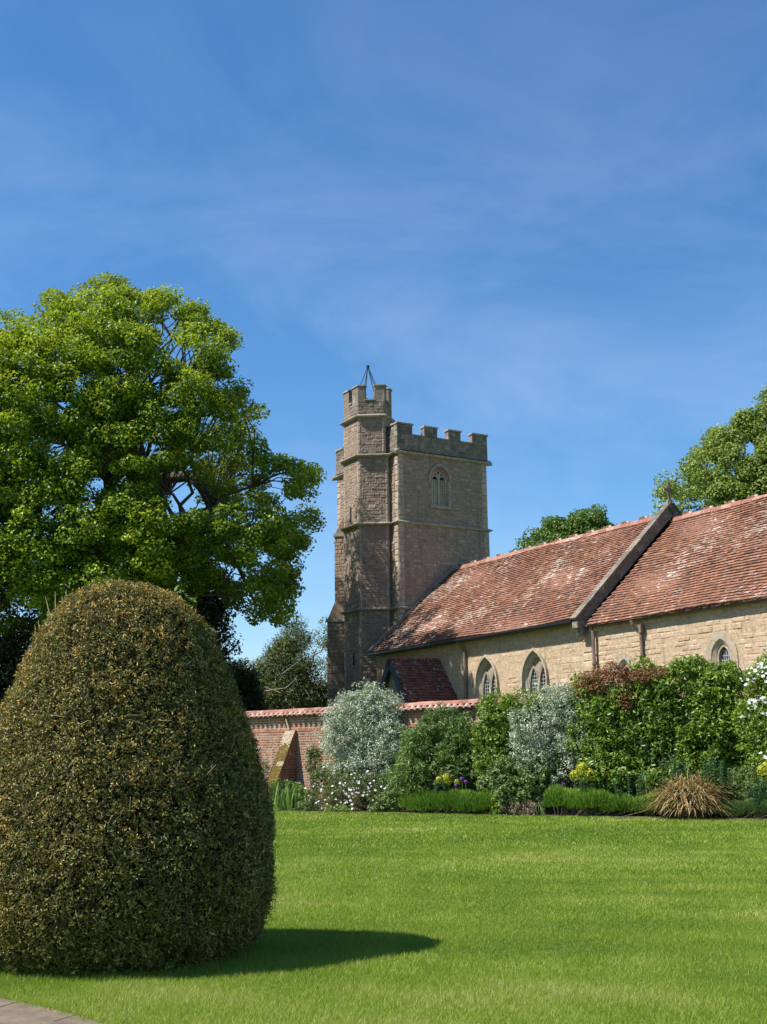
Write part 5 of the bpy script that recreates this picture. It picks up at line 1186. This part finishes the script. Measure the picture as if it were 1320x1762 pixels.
# spurges: blue green whorled stems with lime heads
def spurge(label, px, py, D, h, rx, heads, seed, group='spurges in the border'):
    D = DD(px, D); r = np.random.default_rng(seed); base = at(px, py, D); base[2] = 0.02; root = empty('spurge', base); tag(root, label, 'plant', group); Ps, Ds = [], []; bs = B()
    nst = 16
    for k in range(nst):
        x, y = r.uniform(-rx, rx), r.uniform(-.25, .25); hh = h * r.uniform(.7, 1.05); tube(bs, [(x * .6, y * .6, -.02), (x, y, hh)], [.012, .008], 4)
        for z in np.linspace(hh * .25, hh, 14):
            for q in range(12):
                a = r.uniform(0, 6.28); d = np.array([math.cos(a), math.sin(a), .45]); Ps.append(np.array([x * (.6 + .4 * z / hh), y, z]) + d * .045); Ds.append(d)
    P, Dr = np.array(Ps), np.array(Ds); V, Q = quads(P, unit(np.cross(Dr, np.cross(Dr, [0, 0, 1.])) * -1 + r.normal(0, .2, Dr.shape)), .10, .016, seed=seed, along=Dr)
    mk('foliage', V, Q, M_blue, root, np.clip(r.normal(.5, .2, len(P)), 0, 1)); bs.build('stem', M_gstem, root)
    for hx, hy, rr in heads:
        c = at(hx, hy, D - .3) - base; n = 260; d = unit(r.normal(size=(n, 3))); R3 = rr * D / F; lobes = unit(r.normal(size=(16, 3))); k = .7 + .3 * np.max(d @ lobes.T, axis=1) ** 8
        P = c + d * (R3 * k)[:, None] * (1, 1, 1.05); V, Q = quads(P, d + r.normal(0, .3, d.shape), .032, .03, seed=seed + 3); mk('flower_head', V, Q, M_lime_f, root, np.clip(r.normal(.5, .2, n) + .3 * d[:, 2], 0, 1))
spurge('spurge with a cluster of round yellow green heads behind the shorter lavender', 1012, 1375, .4, .95, .35, [(988, 1334, 9), (1000, 1324, 10), (1014, 1333, 11), (1041, 1328, 11), (1003, 1318, 7)], 261)
spurge('spurge with small yellow green heads behind the longer lavender', 762, 1375, .3, .85, .25, [(755, 1342, 6), (768, 1338, 7), (772, 1345, 6), (787, 1346, 6)], 262)
spurge('spurge with one yellow green head at the right edge of the photo', 1312, 1370, .2, .8, .3, [(1313, 1325, 11), (1322, 1318, 9)], 263)
spurge('flowerless blue green spurge left of the tan grass', 1090, 1385, .36, 1.0, .45, [], 264)
spurge('flowerless blue green spurge directly behind the tan grass', 1168, 1380, .36, 1.35, .5, [], 265)
spurge('flowerless blue green spurge right of the tan grass', 1240, 1375, .3, 1.25, .35, [], 266)
# alliums: purple globes on stems
def allium(label, px, py, D, rr, seed):
    D = DD(px, D); r = np.random.default_rng(seed); c = at(px, py, D); base = np.array([c[0], c[1], .02]); root = empty('allium', base); tag(root, label, 'flower', 'purple alliums dotted in the border')
    b = B(); tube(b, [(0, 0, -.02), (.01, 0, c[2] * .5), c - base], .007, 5); b.build('stem', M_gstem, root)
    n = 150; d = unit(r.normal(size=(n, 3))); P = (c - base) + d * .8 * rr * D / F * r.uniform(.7, 1, n)[:, None]; V, Q = quads(P, d + r.normal(0, .5, d.shape), .03, .014, seed=seed); mk('flower_head', V, Q, M_purple, root, np.clip(r.normal(.5, .25, n), 0, 1))
for i, (px, py, D, rr, lb) in enumerate(((458, 1340, .45, 4, 'purple allium beside the topiary edge'), (571, 1344, .5, 3.5, 'purple allium above the rock rose'), (690, 1346, .2, 3.5, 'purple allium under the buddleja'), (795, 1340, .2, 4, 'left allium of the pair above the longer lavender'),
                                 (801, 1345, .18, 4, 'right allium of the pair above the longer lavender'), (785, 1351, .18, 3.5, 'allium lowest beside the small spurge heads'), (862, 1377, .1, 3.5, 'purple allium beside the brown dry bush'), (969, 1349, .3, 3.5, 'purple allium left of the large spurge heads'), (1067, 1328, .3, 4.5, 'magenta allium beside the blue green spurge'))):
    allium(lb, px, py, D, rr, 300 + i)
# a broad leaved weed under the topiary and wild stems on its left shoulder
def broad(name, label, pts, L, seed, mat, up=.35):
    r = np.random.default_rng(seed); base = np.array([pts[0][0], pts[0][1], 0.0]); root = empty(name, base); tag(root, label, 'weed'); P = np.array(pts) - base; n = len(P)
    th = r.uniform(-2.8, -.3, n); al = np.stack([np.cos(th), np.sin(th), np.full(n, -.35)], 1); Nr = np.stack([np.cos(th) * .45, np.sin(th) * .45, np.ones(n) * .8], 1) + r.normal(0, .2, (n, 3))
    Nr = unit(Nr); t = unit(al - (al * Nr).sum(1)[:, None] * Nr); s = np.cross(Nr, t); prof_ = [(0, 0), (.25, .36), (.55, .42), (.82, .22), (1, 0), (.82, -.22), (.55, -.42), (.25, -.36)]
    l = L * r.uniform(.6, 1.2, n); V = np.stack([P + t * (a * l)[:, None] + s * (c * l)[:, None] - Nr * (0.15 * a * a * l)[:, None] + Nr * (abs(c) * .25 * l)[:, None] for a, c in prof_], 1).reshape(-1, 3)
    mk('leaf', V, np.arange(8 * n).reshape(n, 8), mat, root, r.uniform(.2, .9, n)); b = B()
    for p in P: tube(b, [(p[0] * .5, p[1] * .5 + .05, -.01), p * .8 + (0, .03, 0), p], .0025, 4)
    b.build('stem', M_gstem, root)
r = np.random.default_rng(91)
pts = []
for px, py in ((327, 1645), (337, 1656), (350, 1655), (270, 1672), (305, 1660), (332, 1650), (322, 1640), (345, 1648), (352, 1640), (318, 1655), (275, 1660), (290, 1668), (265, 1665), (300, 1650), (283, 1675), (340, 1632), (295, 1655)):
    g = at(px, py, 8.62 if px > 310 else 8.42); pts.append(g)
broad('bindweed', 'broad leaved green weed growing out of the base of the topiary', pts, 0.06, 92, M_bright)
pts = [np.array([YC[0] + .30 + r.normal(0, .09), YC[1] - .45 + r.normal(0, .06), 2.66 + r.uniform(0, .04)]) for _ in range(9)] 
b = B(); ws = empty('wild_stem', (YC[0] - .6, YC[1], 0)); tag(ws, 'thin pale wild grass stems poking up behind the left shoulder of the topiary', 'weed')
for (x0, y0, x1, y1) in ((93, 1062, 78, 1026), (96, 1058, 95, 1018), (104, 1052, 107, 1026), (113, 1035, 114, 1015), (66, 1100, 60, 1075), (72, 1090, 66, 1068), (85, 1068, 82, 1052)):
    p, q = at(x0, y0 + 25, 9.6), at(x1, y1, 9.65); o = np.array([YC[0] - .6, YC[1], 0]); f_ = p * np.array([1, 1, 0]) + (0, .3, 0)
    tube(b, [f_ - o, p - o, lerp(p, q, .6) - o, q - o], [.002, .003, .0045, .002], 5)
b.build('stem', M_pipe2, ws)
pts = [at(px, py, 8.62 + .25) for px, py in ((205, 1003), (212, 1000), (226, 1001), (300, 1014), (308, 1022), (318, 1030), (292, 1010), (168, 1006), (312, 1040))]
root = empty('ivy_shoot', (YC[0], YC[1] + .3, 0)); tag(root, 'pale leafy climber shoots trailing over the top of the topiary', 'climber')
base = np.array([YC[0], YC[1] + .3, 0]); P = np.concatenate([np.array(pts) + r.normal(0, .018, (len(pts), 3)) for _ in range(5)]) + (0, .35, .02) - base
V, Q = quads(P, r.normal(0, .5, P.shape) + (0, -.4, .8), .04, .026, seed=95); mk('leaf', V, Q, M_pale, root, r.uniform(.4, 1, len(P)))
b = B(); tube(b, [(0, .6, 0), (0, .5, 2.0), (0.02, .2, 2.66), P[0]], .005, 4); tube(b, [(0.02, .2, 2.66), P[3], P[5]], .004, 4); b.build('stem', M_gstem, root)
